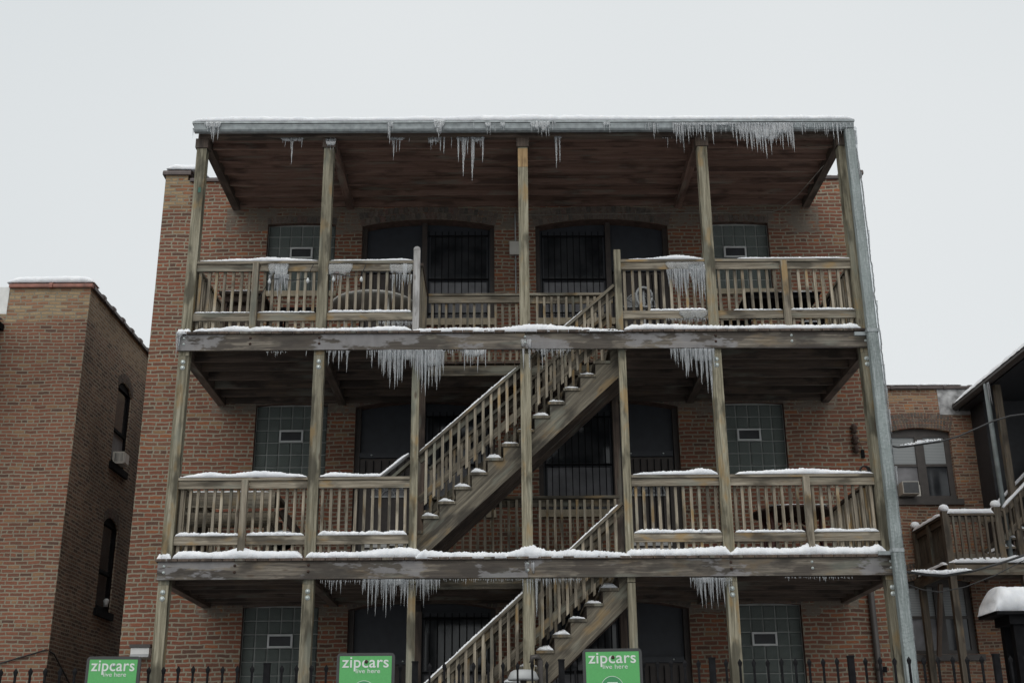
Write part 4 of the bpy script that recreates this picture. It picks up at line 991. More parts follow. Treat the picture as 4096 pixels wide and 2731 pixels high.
# black rectangular table and chairs, top deck right
tx0, tx1 = ax(1712, 655, .6), ax(1884, 655, .6)
r = thing('patio_table', ((tx0+tx1)/2, 1.1, T3), 'black rectangular patio table at the right end of the top deck', 'table', 'tables on the porch decks')
MB().box(tx0, tx1, .6, 1.55, T3+.79, T3+.815, 'x').build('tabletop', 'black_metal', r)
for y in (.62, 1.5): MB().box(tx0+.02, tx1-.02, y, y+.02, T3+.72, T3+.789, 'x').build('apron', 'black_metal', r)
for x in (tx0+.04, tx1-.04):
    for y in (.65, 1.5): MB().tube([(x, y, T3), (x, y, T3+.785)], .02, 8).build('leg', 'black_metal', r)
snow_strip('thin snow on the black rectangular patio table', [(tx0+.2, T3+.816), (tx1-.05, T3+.816)], .61, 1.4, .035, .3, .02, .004)
def patio_chair(x, y, T, rz, label):
    r = thing('patio_chair', (x, y, T), label, 'chair', 'chairs on the porch decks')
    c, s_ = math.cos(rz), math.sin(rz); P = lambda a, b, z: (x+a*c-b*s_, y+a*s_+b*c, T+z)
    MB().tube([P(-.22, -.2, .42), P(.22, -.2, .42), P(.22, .2, .42), P(-.22, .2, .42), P(-.22, -.2, .42)], .014, 6).build('seat_frame', 'black_metal', r)
    q = [P(-.22, -.2, .435), P(.22, -.2, .435), P(.22, .2, .435), P(-.22, .2, .435)]
    st = MB(); st.quad(q); st.quad([(a, b, z-.02) for a, b, z in q][::-1]); st.build('seat', 'black_metal', r)
    for a in (-.22, .22):
        MB().tube([P(a, -.2, .42), P(a, -.24, 0)], .013, 6).build('leg', 'black_metal', r)
        MB().tube([P(a, .2, .42), P(a, .27, 0)], .013, 6).build('leg', 'black_metal', r)
    MB().tube([P(-.22, .2, .42), P(-.22, .27, .75), P(-.17, .32, .88), P(0, .34, .92), P(.17, .32, .88), P(.22, .27, .75), P(.22, .2, .42)], .014, 6).build('backrest_frame', 'black_metal', r)
    bk = MB()
    bk.quad([P(-.2, .22, .5), P(.2, .22, .5), P(.18, .31, .85), P(-.18, .31, .85)]); bk.quad([P(-.18, .32, .85), P(.18, .32, .85), P(.2, .23, .5), P(-.2, .23, .5)]); bk.build('backrest', 'black_metal', r)
    return r
patio_chair(ax(1680, 700, 1.), 1.0, T3, PI/2, 'black patio chair with curved back left of the black table, top deck')
patio_chair(9.25, 1.1, T3, -PI/2, 'black patio chair with snow on its seat right of the black table, top deck')
snow_strip('small snow patch on the seat of the right patio chair', [(9.06, T3+.437), (9.42, T3+.437)], .9, 1.25, .05, .3, .02, .006)
zb_ = az(680, 711, 1.1)
r = thing('bench', (1.5, 1.1, T3), 'low black bench behind the left railing of the top deck', 'bench')
MB().box(1.18, 1.84, 1.0, 1.4, zb_-.05, zb_, 'x').build('seat', 'black_metal', r)
for x in (1.22, 1.76):
    for y in (1.03, 1.33): MB().box(x, x+.04, y, y+.04, T3, zb_-.051).build('leg', 'black_metal', r)
MB().box(1.262, 1.758, 1.04, 1.06, zb_-.2, zb_-.051, 'x').build('apron', 'black_metal', r)
# coiled hose
hx, hz_ = at(1480, 690, 1.5)
r = thing('coiled_hose', (hx, 1.5, T3), 'pale coiled hose on a stake behind the top railing', 'hose')
lp = []
for i in range(60):
    a = 2*PI*i/20; lp.append((hx+(.12+.008*math.sin(i))*math.cos(a), 1.5+.015*(i//20)+.0005*i, hz_+.06+(.17+.01*math.cos(i*.7))*math.sin(a)))
MB().tube(lp, .02, 8).build('hose', 'grey_paint', r); MB().tube([(hx, 1.56, T3), (hx, 1.56, hz_+.22)], .018, 6).build('stake', 'grey_paint', r)
# plank bench / table on the middle deck, left
y0 = .62; bx0, bx1 = ax(418, 1130, y0), ax(632, 1130, y0)
r = thing('plank_bench', ((bx0+bx1)/2, 1., T2), 'heavy plank work table behind the left railing of the middle deck', 'table', 'tables on the porch decks')
MB().box(bx0, bx1, y0, y0+.05, az(500, 1165, y0), az(500, 1130, y0), 'x').build('front_board', 'rail', r)
zz1 = az(500, 1130, y0)
MB().box(bx0, bx1+.02, y0+.052, y0+.85, zz1-.05, zz1+.0, 'x').build('tabletop', 'far_wood', r)
MB().tube([(bx0-.02, y0+.1, az(500, 1190, y0)), (bx1+.0, y0+.1, az(500, 1190, y0))], .11, 14).build('log_beam', 'rail', r)
for x in (bx0+.08, bx1-.14):
    for y in (y0+.06, y0+.7): MB().box(x, x+.12, y, y+.1, T2, zz1-.29).build('leg', 'far_wood', r)
MB().bar((bx1-.06, y0+.8, zz1-.1), (bx1+.25, y0+1.2, zz1-.5), .5, .03, (0, 1, .3)).build('leaning_board', 'dark_wood', r)
snow_strip('thin snow on the heavy plank work table', [(bx0+.05, zz1+.001), (bx1-.05, zz1+.001)], y0, y0+.6, .03, .4, .02, .005)
# small black grill
gx = ax(652, 1222, .9)
r = thing('charcoal_grill', (gx, .9, T2), 'small black kettle grill with snow beside the second post, middle deck', 'grill')
MB().lathe((gx, .9, T2+.28), [(.06, 0), (.17, .06), (.2, .14), (.2, .17), (.17, .2)], 20).build('bowl', 'black_metal', r)
for a in (30, 150, 270): MB().tube([(gx+.12*math.cos(math.radians(a)), .9+.12*math.sin(math.radians(a)), T2+.32), (gx+.2*math.cos(math.radians(a)), .9+.2*math.sin(math.radians(a)), T2)], .012, 6).build('leg', 'black_metal', r)
snow_strip('round snow cap on the small black grill', [(gx-.16, T2+.481), (gx+.16, T2+.481)], .75, 1.05, .05, .2, .02, .004)
# round table with red legs
xc_, zt_ = at(1838, 1152, .65); 
r = thing('round_table', (xc_, 1.2, T2), 'round table on curved red brown legs behind the right railing, middle deck', 'table', 'tables on the porch decks')
MB().lathe((xc_, 1.2, T2+.77), [(.55, 0), (.58, .01), (.58, .035), (.565, .045)], 40).build('tabletop', 'rust', r)
M['red_leg'] = plain('red_brown_paint', (.075, .022, .015), .5, 0, .2)
for a in (215, 325, 35, 145):
    c, s_ = math.cos(math.radians(a)), math.sin(math.radians(a))
    MB().tube([(xc_+.5*c, 1.2+.5*s_, T2), (xc_+.44*c, 1.2+.44*s_, T2+.3), (xc_+.42*c, 1.2+.42*s_, T2+.6), (xc_+.44*c, 1.2+.44*s_, T2+.77)], .03, 8).build('leg', 'red_leg', r)
    MB().tube([(xc_+.43*c, 1.2+.43*s_, T2+.25), (xc_+.3*c, 1.2+.3*s_, T2+.55), (xc_+.05*c, 1.2+.05*s_, T2+.72)], .022, 8).build('brace', 'red_leg', r)
snow_strip('thin snow disc on the red legged round table', [(xc_-.42, T2+.816), (xc_+.42, T2+.816)], .66, 1.5, .03, .3, .02, .004, taper=.3)
# hanging rusty chime on the right wall of the middle deck
cx_, cz_ = at(1968, 1040, D)
r = thing('wall_ornament', (cx_, D-.03, cz_), 'rusty chain ornament hanging on the brick at the right end, middle deck', 'ornament')
for z0, z1, nm in ((975, 997, 'upper_knot'), (1000, 1022, 'middle_knot'), (1024, 1042, 'lower_knot')):
    za_, zb_ = az(1966, z1, D), az(1966, z0, D); mb = MB()
    mb.lathe((cx_-.02, D-.05, za_), [(.02, 0), (.06, .03), (.03, .06), (.065, .09), (.025, zb_-za_)], 9); mb.build(nm, 'rust', r)
MB().box(cx_+.06, cx_+.11, D-.05, D-.01, az(1966, 1052, D), az(1966, 1034, D)).build('tag_plate', 'black_metal', r)
MB().tube([(cx_+.085, D-.03, az(1966, 1034, D)), (cx_+.05, D-.03, az(1966, 1012, D)), (cx_+.2, D-.03, az(1966, 1017, D))], .006, 5).build('wire', 'cable', r)
qx, qz = at(1987, 1080, .12)
mb = MB()
for k in range(4): mb.tube([(qx+(.075-.008*k)*math.cos(2*PI*i/16), .12+.012*k, qz+.0+.065*math.sin(2*PI*i/16)) for i in range(17)], .008, 6)
tag(mb.build('cable_coil', 'cable'), 'black cable coil lying on the right end of the middle railing', 'cable')
# string light along the top left railing
r = thing('string_light', (1.6, .05, ZR0), 'sagging string of bulbs tied along the left top railing', 'string light')
mb = MB(); pl = [at(612, 610, .05), at(606, 645, .05), at(592, 690, .05), at(575, 715, .05)]
mb.tube([(x, .035, z) for x, z in [at(640, 640, .03), at(622, 638, .03), at(612, 655, .03), at(598, 680, .03), at(583, 690, .0), at(578, 712, .03)]], .006, 6)
mb.tube([(x, .03, z) for x, z in [at(720, 607, .03), at(711, 625, .03), at(708, 640, .03), at(690, 641, .03), at(672, 645, .03), at(655, 640, .03)]], .006, 6)
mb.tube([(x, .03, z) for x, z in [at(841, 606, .03), at(833, 625, .03), at(828, 632, .03), at(800, 634, .03), at(770, 628, .03), at(752, 632, .03)]], .006, 6)
mb.build('wire', 'cable', r)
for px, py in ((830, 640), (707, 643), (583, 686), (619, 645), (766, 640)):
    x, z = at(px, py, .03); MB().lathe((x, .03, z-.05), [(.006, 0), (.022, .02), (.026, .04), (.014, .065), (.012, .08)], 10).build('bulb', 'bulb', r)

# parapet snow
snow_strip('domed snow cap on the raised left parapet corner', [(XL+.0, ZT+.215), (XL+.5, ZT+.2), (XL+.75, ZT+.05)], D-.02, D+.36, .13, .15, .02, .003, taper=.15)
snow_strip('snow on the right parapet corner', [(XR-.28, ZT+.17), (XR+.02, ZT+.16)], D-.02, D+.36, .03, .15, .02, .003, taper=.1)
snow_strip('thin snow line on the parapet coping behind the porch roof', [(-.5, ZT+.06), (10.3, ZT+.06)], D+.02, D+.33, .035, .4, .05, .003, taper=.2)

# ------------------------------------------------------------------ left neighbour
LX, LY, LZ = -3.141, 5.0, 9.88
lb = thing('brick_building', (-6, 9, -.45), 'brown brick building with red coping at the left edge', 'building', 'neighbouring brick buildings')
XB = -4.66
def side_wall():
    w = MB(); ys = [LY, 7.13, 7.28, 7.43, 7.58, 7.73, 7.88, 8.04, 20]
    hol = [(4.22, 5.85, .16), (7.05, 8.62, .16)]
    for y0, y1 in zip(ys, ys[1:]):
        mid = (y0+y1)/2; c0 = c1 = -.45
        if 7.13 < mid < 8.04:
            for zb, sp, ri in hol:
                w.quad([(LX, y0, c0), (LX, y0, zb), (LX, y1, zb), (LX, y1, c1)]); c0 = arch_z(y0, 7.13, 8.04, sp, ri); c1 = arch_z(y1, 7.13, 8.04, sp, ri)
        w.quad([(LX, y0, c0), (LX, y0, LZ), (LX, y1, LZ), (LX, y1, c1)])
    for zb, sp, ri in hol:
        pts = [(7.13, zb), (8.04, zb)]+[(8.04-.91*i/6, arch_z(8.04-.91*i/6, 7.13, 8.04, sp, ri)) for i in range(7)]
        for (a, za), (b, zb_) in zip(pts, pts[1:]+pts[:1]): w.quad([(LX, a, za), (LX-.25, a, za), (LX-.25, b, zb_), (LX, b, zb_)])
    return w
side_wall().build('side_wall', 'brick_side', lb)
w = MB(); w.quad([(-12, LY, -.45), (LX, LY, -.45), (LX, LY, LZ), (XB, LY, LZ), (XB, LY, 9.35), (-12, LY, 9.35)]); w.build('front_wall', 'brick_left', lb)
w = MB(); w.quad([(-12, LY, 9.35), (XB, LY, 9.35), (XB, 20, 9.35), (-12, 20, 9.35)]); w.quad([(XB, LY+.3, LZ-.5), (LX, LY+.3, LZ-.5), (LX, 20, LZ-.5), (XB, 20, LZ-.5)]); w.quad([(XB, LY, 9.35), (XB, LY, LZ), (XB, 20, LZ), (XB, 20, 9.35)][::-1]); w.build('roof', 'shingle', lb)
coping(XB, LX+.04, LY-.02, LY+.3, LZ+.02, 'tile', lb, .07)
mb = MB(); hw = .19; xc = LX-.13
prof = [(xc+hw*math.cos(PI*i/10), LZ+.02+.07*max(0, math.sin(PI*i/10))) for i in range(11)]+[(xc-hw, LZ-.03), (xc+hw, LZ-.03)]
mb.extr_y(prof, LY+.05, 20)
y = LY+.6
while y < 16: mb.extr_y([(xc+(a-xc)*1.1, b+.025 if b > LZ else b-.012) for a, b in prof], y, y+.09); y += .62
mb.build('coping', 'dark_tile', lb)
for (zb, sp, ri, nm) in ((4.22, 5.85, .16, 0), (7.05, 8.62, .16, 1)):
    f = MB(); X = LX-.03; e = .07; zt_ = sp+.02; zm = (zb+zt_)/2-.1
    for a, b, c, d in ((7.13, 7.13+e, zb, zt_), (8.04-e, 8.04, zb, zt_), (7.13+e, 8.04-e, zb, zb+.08), (7.13+e, 8.04-e, zm-.03, zm+.03), (7.13+e, 8.04-e, zt_-.02, zt_+.14)):
        f.box(X-.06, X, a, b, c, d)
    f = f.build('window', 'black_metal', lb)
    MB().box(X-.055, X-.04, 7.2, 7.97, zm+.03, zt_-.02).build('pane', 'glass', f)
    MB().box(X-.055, X-.04, 7.2, 7.97, zb+.08, zm-.03).build('pane', 'curtain' if nm else 'glass', f)
    MB().box(LX-.1, LX+.06, 7.05, 8.12, zb-.14, zb-.005, 'y').build('window_sill', 'black_metal', lb)
    ab = MB()
    n = 11
    for r_ in range(2):
        for i in range(n):
            yy = 7.07+1.03*(i+.1)/n; y2 = 7.07+1.03*(i+.9)/n; za_ = max(sp, arch_z(min(max(yy, 7.13), 8.04), 7.13, 8.04, sp, ri))+.01+.1*r_; zb_ = max(sp, arch_z(min(max(y2, 7.13), 8.04), 7.13, 8.04, sp, ri))+.01+.1*r_
            n0 = len(ab.f); tt = (random.random(), random.random()); xx = LX+.006
            ab.quad([(xx, yy, za_), (xx, y2, zb_), (xx, y2, zb_+.09), (xx, yy, za_+.09)], [tt]*4)
    ab.build('brick_arch', 'arch', lb)
r = thing('air_conditioner', (LX+.12, 7.45, 7.06), 'white window air conditioner on the side wall of the left building', 'air conditioner', 'window air conditioners')
MB().box(LX-.05, LX+.18, 7.36, 7.7, 7.07, 7.31).build('housing', 'ac', r); MB().box(LX+.182, LX+.19, 7.39, 7.67, 7.1, 7.28).build('grille', 'white_paint', r)
sl = MB()
for i in range(9): sl.box(LX+.0+.02*i, LX+.01+.018*i, 7.35, 7.358, 7.11, 7.28)
sl.build('louvres', 'grille', r)
tag(MB().lathe((LX+.05, 7.6, 4.35), [(.04, -.05), (.045, 0), (.06, .06), (.03, .1)], 10).build('wall_lamp', 'grey_paint'), 'small grey lamp at the lower side window of the left building', 'lamp')
snow_strip('long snow cap on the front coping of the left building', [(XB-.06, LZ+.085), (LX+.06, LZ+.085)], LY-.04, LY+.3, .15, .12, .03, .003, taper=.2)
mb = MB(); rows = []
for i in range(200):
    y = LY+.1+i*.055; h = .05+.03*ns(y*1.7)+.03*abs(math.sin(PI*(y-LY-.6)/.62))
    rows.append([(xc-.16, y, LZ+.05), (xc-.1, y, LZ+.09+h), (xc+.04, y, LZ+.09+h), (xc+.13, y, LZ+.055+h*.3)])
for r_ in rows: mb.v.extend(r_)
for i in range(199):
    for k in range(3): a = i*4+k; mb.f.append((a, a+1, a+5, a+4)); mb.uv.append([(0, 0)]*4); mb.sm.append(True)
tag(mb.build('snow', 'snow'), 'snow line along the receding side coping of the left building', 'snow', kind='stuff')
tag(MB().tube([(-12, LY-.03, 2.6), (-4.2, LY-.03, 2.95), (LX-.02, LY-.03, 3.25), (LX+.03, LY+.2, 3.2), (LX+.03, 6.5, 2.6), (LX+.03, 8.5, 2.0)], .014, 6).build('wall_cable', 'cable'), 'black cable sagging over the corner of the left building', 'cable')
# eave of the porch at the far left
lp_ = thing('neighbour_porch', (-5.2, 3.5, -.45), 'dark porch eave with gutter cut by the left photo edge', 'porch')
MB().box(-6.5, XB-.1, 1.2, LY-.01, 9.12, 9.2, 'y').build('roof', 'shingle', lp_); MB().box(XB-.16, XB+.0, 1.2, LY-.02, 9.0, 9.119, 'y').build('gutter', 'black_metal', lp_)
MB().box(XB-.35, XB-.0, LY-.012, LY-.003, 9.36, LZ+.0).build('flashing', 'white_paint', lp_)
MB().box(XB-.3, XB-.18, 4.6, 4.72, -.45, 9.0).build('post', 'galv', lp_)
snow_strip('snow on the white flashing at the left photo edge', [(XB-.5, 9.205), (XB-.02, 9.205)], 3., LY-.05, .1, .2, .03, .003)

# ------------------------------------------------------------------ right neighbour
RYW = 10.0; RZ = 9.33
rb = thing('brick_building', (15, 13, -.45), 'low tan and red brick building behind the porch on the right', 'building', 'neighbouring brick buildings')
wins = [(13.2, 14.59, 6.81, 8.33, .09), (13.2, 14.6, 3.5, 5.0, .09)]
w = MB(); xs = sorted({11., 20.} | {a+(b-a)*i/10 for a, b, *_ in wins for i in range(11)})
for x0, x1 in zip(xs, xs[1:]):
    if x1-x0 < 1e-6: continue
    mid = (x0+x1)/2; c0 = c1 = -.45
    for a, b, zb, sp, ri in sorted(wins, key=lambda q: q[2]):
        if a < mid < b and zb:
            w.quad([(x0, RYW, c0), (x1, RYW, c1), (x1, RYW, zb), (x0, RYW, zb)]); c0, c1 = [arch_z(min(max(q, a), b), a, b, sp, ri) for q in (x0, x1)]
    w.quad([(x0, RYW, c0), (x1, RYW, c1), (x1, RYW, RZ), (x0, RYW, RZ)])
for a, b, zb, sp, ri in wins:
    pts = [(a, zb), (b, zb)]+[(b+(a-b)*i/10, arch_z(b+(a-b)*i/10, a, b, sp, ri)) for i in range(11)]
    for (p, zp), (q, zq) in zip(pts, pts[1:]+pts[:1]): w.quad([(p, RYW, zp), (p, RYW+.25, zp), (q, RYW+.25, zq), (q, RYW, zq)])
w.quad([(11, RYW, -.45), (11, RYW, RZ), (11, 20, RZ), (11, 20, -.45)]); w.quad([(11, RYW+.3, RZ-.3), (20, RYW+.3, RZ-.3), (20, 20, RZ-.3), (11, 20, RZ-.3)])
w.build('wall', 'brick_right', rb)
coping(11, 20, RYW-.02, RYW+.3, RZ+.03, 'dark_tile', rb, .06)
for a, b, zb, sp, ri in wins:
    Y = RYW+.1; mb = MB(); m_ = (a+b)/2; zt_ = sp+ri
    mb.box(a, b, Y, Y+.08, sp-.1, zt_, 'x'); mb.box(a, a+.09, Y, Y+.08, zb, sp-.1); mb.box(b-.12, b, Y, Y+.08, zb, sp-.1); mb.box(m_-.09, m_+.1, Y-.02, Y+.08, zb, sp-.1); mb.box(a, b, Y-.03, Y+.08, zb-.01, zb+.08, 'x')
    f = mb.build('window', 'charcoal_frame', rb)
    for x0, x1, lo in ((a+.09, m_-.09, 'white_paint'), (m_+.1, b-.12, 'glass')):
        zm = zb+.08+(sp-.18-zb)*.52
        MB().box(x0, x1, Y+.03, Y+.04, zm, sp-.1).build('blind', 'blind', f); MB().box(x0, x1, Y+.03, Y+.04, zb+.08, zm-.001).build('pane', 'curtain' if lo != 'glass' else 'glass', f)
        MB().box(x0, x1, Y, Y+.03, zm-.03, zm+.03, 'x').build('sash_rail', 'charcoal_frame', f)
    MB().box(a-.08, b+.1, RYW-.06, RYW+.09, zb-.14, zb-.012, 'x').build('window_sill', 'charcoal_frame', rb)
    arch_rows = MB()
    w_ = (b-a)/2; c_ = (a+b)/2; R = (w_*w_+ri*ri)/(2*ri); zc = sp+ri-R; a0 = math.asin(w_/R)*1.04
    for r_ in range(3):
        r0 = R+.01+r_*.12; n = 22
        for i in range(n):
            f0 = -a0+2*a0*(i+.12)/n; f1 = -a0+2*a0*(i+.9)/n; tt = (random.random(), random.random()); P = lambda q, s_: (c_+s_*math.sin(q), RYW-.008, zc+s_*math.cos(q))
            arch_rows.quad([P(f0, r0), P(f1, r0), P(f1, r0+.1), P(f0, r0+.1)], [tt]*4)
    arch_rows.build('brick_arch', 'arch_tan', rb) if 'arch_tan' in M else arch_rows.build('brick_arch', 'arch', rb)
r = thing('air_conditioner', (13.5, RYW, 6.85), 'beige window air conditioner under the blind in the right building', 'air conditioner', 'window air conditioners')
MB().box(13.3, 13.66, RYW-.28, RYW+.12, 6.87, 7.14).build('housing', 'ac', r); MB().box(13.315, 13.645, RYW-.29, RYW-.281, 6.885, 7.125).build('grille', 'grille', r); MB().box(13.665, 13.82, RYW+.08, RYW+.1, 6.88, 7.14).build('side_panel', 'ac', r)
# whitewashed patch on the parapet
MB().box(14.42, 15.4, RYW-.012, RYW-.002, 8.72, RZ).build('whitewash', plain('white_wash', (.33, .33, .33), .9, 0, .55, 5.), rb)
snow_strip('wavy snow line on the coping of the right building', [(11, RZ+.09), (15, RZ+.09)], RYW-.02, RYW+.28, .05, .3, .03, .003)

# porch and stairs of the right neighbour
rp = thing('neighbour_porch', (14.5, 8.5, -.45), 'brown timber porch with snowy landing at the right photo edge', 'porch')
EX, EZ = 14.8, 8.84
MB().box(EX+.02, 19, 4., RYW-.01, EZ+.02, EZ+.1, 'y').build('roof', 'shingle', rp)
MB().extr_y([(EX-.08, EZ+.12), (EX-.09, EZ+.02), (EX-.04, EZ-.03), (EX+.018, EZ-.03), (EX+.018, EZ+.12)], 4., RYW-.02).build('gutter', 'charcoal_frame', rp)
MB().box(EX+.1, EX+.22, 8.0, 8.14, -.45, EZ+.0).build('post', 'far_wood', rp)
mb = MB(); mb.tube([(EX-.05, 8.09, EZ-.0), (EX-.05, 8.09, 5.15)], .052, 10); mb.build('downspout', plain('dull_zinc', (.13, .15, .15), .6, 0, .25, 6.), rp)
MB().box(EX+.3, 19, 9.2, 9.95, 5.2, EZ+.0).build('painted_shade_wall', 'black', rp)  # near-black box, the shade under the porch roof is in its colour
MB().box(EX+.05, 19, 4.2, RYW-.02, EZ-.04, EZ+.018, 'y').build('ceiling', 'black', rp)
sx_ = lambda k: ax(2286+19.5*k, 1275-20.5*k, 8.05); sz_ = lambda k: az(2286+19.5*k, 1275-20.5*k, 8.05)
# landing
LZ0 = 5.08
lx, ly = 13.43, 8.0
MB().box(lx, 19, ly, RYW-.02, LZ0-.035, LZ0, 'x').build('landing_deck', 'far_wood', rp)
MB().box(lx, 19, ly-.045, ly-.002, LZ0-.24, LZ0-.04, 'x').build('landing_beam', 'far_wood', rp); MB().box(lx-.04, lx-.001, ly-.045, RYW-.03, LZ0-.24, LZ0-.04, 'y').build('landing_beam', 'far_wood', rp)
MB().box(lx+.4, 19, ly+.3, ly+.35, LZ0-.28, LZ0-.1, 'x').build('landing_joist', 'dark_wood', rp)
for x, y, z0, z1 in ((lx, ly-.05, -.45, 6.12), (lx, RYW-.25, -.45, 6.12), (lx+1.06, ly-.05, LZ0-.2, 6.2), (lx, ly+.85, LZ0-.2, 6.02)):
    MB().box(x, x+.13, y, y+.13, z0, z1).build('post', 'far_wood', rp)
MB().bar((lx+.06, RYW-.7, 3.4), (lx+.06, RYW-1.3, LZ0-.3), .08, .08, (1, 0, 0)).build('brace', 'dark_wood', rp)
def fence_panel(p0, p1, z0, z1, slope=0, mat='far_wood', n=9, name='railing'):
    mb = MB(); p0, p1 = Vector(p0), Vector(p1); d = p1-p0; side = Vector((-d.y, d.x, 0)).normalized()
    for z, h in ((z1, .04), (z1-.09, .11), (z0+.12, .1)):
        a = p0+Vector((0, 0, z)); b = p1+Vector((0, 0, z+slope)); mb.bar(a, b, .04 if h > .05 else .12, h, side)
    for i in range(n):
        q = p0+d*((i+.5)/n)+side*-.035; s_ = slope*(i+.5)/n
        mb.obox(q+Vector((0, 0, (z0+z1)/2+s_)), (0, 0, (z1-z0)/2-.03), d.normalized()*.022, side*.018)
    return mb.build(name, mat, rp)
fence_panel((lx+.14, ly, 0), (lx+1.06, ly, 0), LZ0+.02, 6.05, 0, n=7)
fence_panel((lx+.06, ly+.1, 0), (lx+.06, RYW-.15, 0), LZ0+.02, 6.03, 0, n=22)
fence_panel((lx+1.2, ly, 0), (lx+4.2, ly, 0), LZ0+.36, 6.12, 2.75, n=24)
fence_panel((lx+1.2, ly+1.0, 0), (lx+4.2, ly+1.0, 0), LZ0+.25, 6.12, 2.75, n=20)
mb = MB()
for k in range(11):
    x = sx_(k); z = sz_(k); mb.box(x, x+.25, ly+.05, ly+1.0, z-.04, z, 'y')
mb.build('treads', 'far_wood', rp)
MB().bar((sx_(0), ly+.95, sz_(0)-.3), (sx_(11), ly+.95, sz_(11)-.3), .05, .3).build('stringer', 'dark_wood', rp)
mb = MB()
for k in range(11): mb.box(sx_(k)+.04, sx_(k)+.06, ly+.1, ly+.98, sz_(k)-.24, sz_(k)-.042)
mb.build('risers', 'dark_wood', rp)
# low rail under the landing (lower flight) behind the fence
mb = MB(); mb.box(lx+.3, 16.5, 8.6, 8.7, 2.4, 2.5, 'x')
for i in range(14): mb.box(lx+.35+.22*i, lx+.41+.22*i, 8.62, 8.66, 1.4, 2.4)
mb.build('lower_railing', 'far_wood', rp)
snow_strip('snow on the lower railing under the right landing', [(lx+.35, 2.502), (15.6, 2.502)], 8.58, 8.72, .09, .2, .03, .005)
snow_strip('rounded snow on the landing rail of the right neighbour', [(lx+.1, 6.07), (lx+1.04, 6.07)], ly-.07, ly+.07, .1, .1, .02, .003, taper=.06)
for x, y, z, lab in ((lx+.065, ly+.015, 6.12, 'ball of snow on the landing corner post'), (lx+.065, RYW-.19, 6.12, 'ball of snow on the landing post by the wall'), (lx+1.125, ly+.015, 6.2, 'ball of snow on the newel where the neighbour stairs start')):
    tag(MB().lathe((x, y, z), [(.07, 0), (.1, .035), (.1, .08), (.075, .125), (.03, .145)], 14).build('snow', 'snow'), lab, 'snow', kind='stuff')
def snow_y(label, x, pts, w, h):
    mb = MB(); seed = random.random()*50; n = 60; ny = 7
    for i in range(n+1):
        f = i/n; y = pts[0][0]+(pts[1][0]-pts[0][0])*f; z = pts[0][1]+(pts[1][1]-pts[0][1])*f; e = min(1, f*8, (1-f)*8)**.5
        for k in range(ny):
            a = PI*k/(ny-1); mb.v.append((x-w*math.cos(a)*(1+.1*ns(y*8, k)), y, z+h*e*(1+.3*ns(y*4, seed))*math.sin(a)**.6))
    for i in range(n):
        for k in range(ny-1): a = i*ny+k; mb.f.append((a, a+1, a+ny+1, a+ny)); mb.uv.append([(0, 0)]*4); mb.sm.append(True)
    return tag(mb.build('snow', 'snow'), label, 'snow', kind='stuff')
snow_y('snow on the side rail of the right landing running to the wall', lx+.065, [(ly+.1, 6.05), (RYW-.2, 6.05)], .08, .09)
snow_y('snow along the left edge of the right landing', lx-.02, [(ly, LZ0-.03), (RYW-.4, LZ0-.03)], .06, .08)
snow_y('snow sheet on the eave of the right neighbour roof', EX+.12, [(4., EZ+.09), (RYW-.05, EZ+.09)], .22, .13)
snow_strip('thick snow on the front edge of the right landing', [(lx+.0, LZ0), (17, LZ0)], ly-.07, ly+.25, .13, .3, .02, .007, taper=.3)
snow_strip('thick snow on the near handrail of the neighbour stairs', [(lx+1.25, 6.17), (lx+4.1, 6.17+2.61)], ly-.07, ly+.07, .07, .15, .02, .003)
snow_strip('snow on the far handrail of the neighbour stairs', [(lx+1.25, 6.17), (lx+4.1, 6.17+2.61)], ly+.93, ly+1.07, .07, .15, .02, .003)
for k in range(6):
    x = sx_(k); z = sz_(k)
    snow_strip('snow on the %s step of the neighbour stairs at the right edge' % ('lowest', 'second', 'third', 'fourth', 'fifth', 'sixth')[k], [(x, z), (x+.25, z)], ly+.06, ly+.98, .08, .2, .02, .004, taper=.05)
icl = thing('icicle_cluster', (EX-.05, 7.95, EZ-.05), 'icicle sheet on the eave corner above the neighbour downspout', 'icicles', IG)
for i in range(8): icicle(icl, EX-.07+random.uniform(-.05, .06), 7.9+random.uniform(-.2, .3), EZ-.02, random.uniform(.15, .55))
# cables with snow
c1 = [(ax(x, y, 2.), 2., az(x, y, 2.)) for x, y in ((2046, 1024), (2065, 1027), (2085, 1025), (2110, 1021), (2160, 1014), (2200, 1002), (2240, 985), (2280, 967), (2320, 955), (2360, 950), (2450, 935))]
tag(MB().tube(c1, .014, 6).build('overhead_cable', 'cable'), 'upper black overhead cable crossing in front of the right window', 'cable', 'overhead cables at the right')
snow_strip('ragged snow lump on the upper overhead cable', [(ax(x, y, 2.), az(x, y, 2.)) for x, y in ((2066, 1025), (2090, 1023), (2120, 1018), (2160, 1012))], 1.96, 2.04, .04, .6, .01, .018, taper=.2, freq=8)
c2 = [(ax(x, y, 2.2), 2.2, az(x, y, 2.2)) for x, y in ((2060, 1310), (2090, 1314), (2130, 1320), (2170, 1322), (2230, 1312), (2300, 1292), (2360, 1272), (2450, 1245))]
tag(MB().tube(c2, .02, 6).build('overhead_cable', 'cable'), 'lower black overhead cable with a long strip of snow', 'cable', 'overhead cables at the right')
tag(MB().tube([(a, b+.3, z-.05-.15*math.sin(i*.5)) for i, (a, b, z) in enumerate(c2)], .009, 6).build('overhead_cable', 'cable'), 'thin sagging wire just below the snowy lower cable', 'cable', 'overhead cables at the right')
snow_strip('long strip of snow on the lower overhead cable', [(ax(x, y-2, 2.2), az(x, y-2, 2.2)) for x, y in ((2092, 1314), (2130, 1319), (2170, 1321), (2232, 1311))], 2.16, 2.24, .055, .4, .01, .012, taper=.2, freq=5)
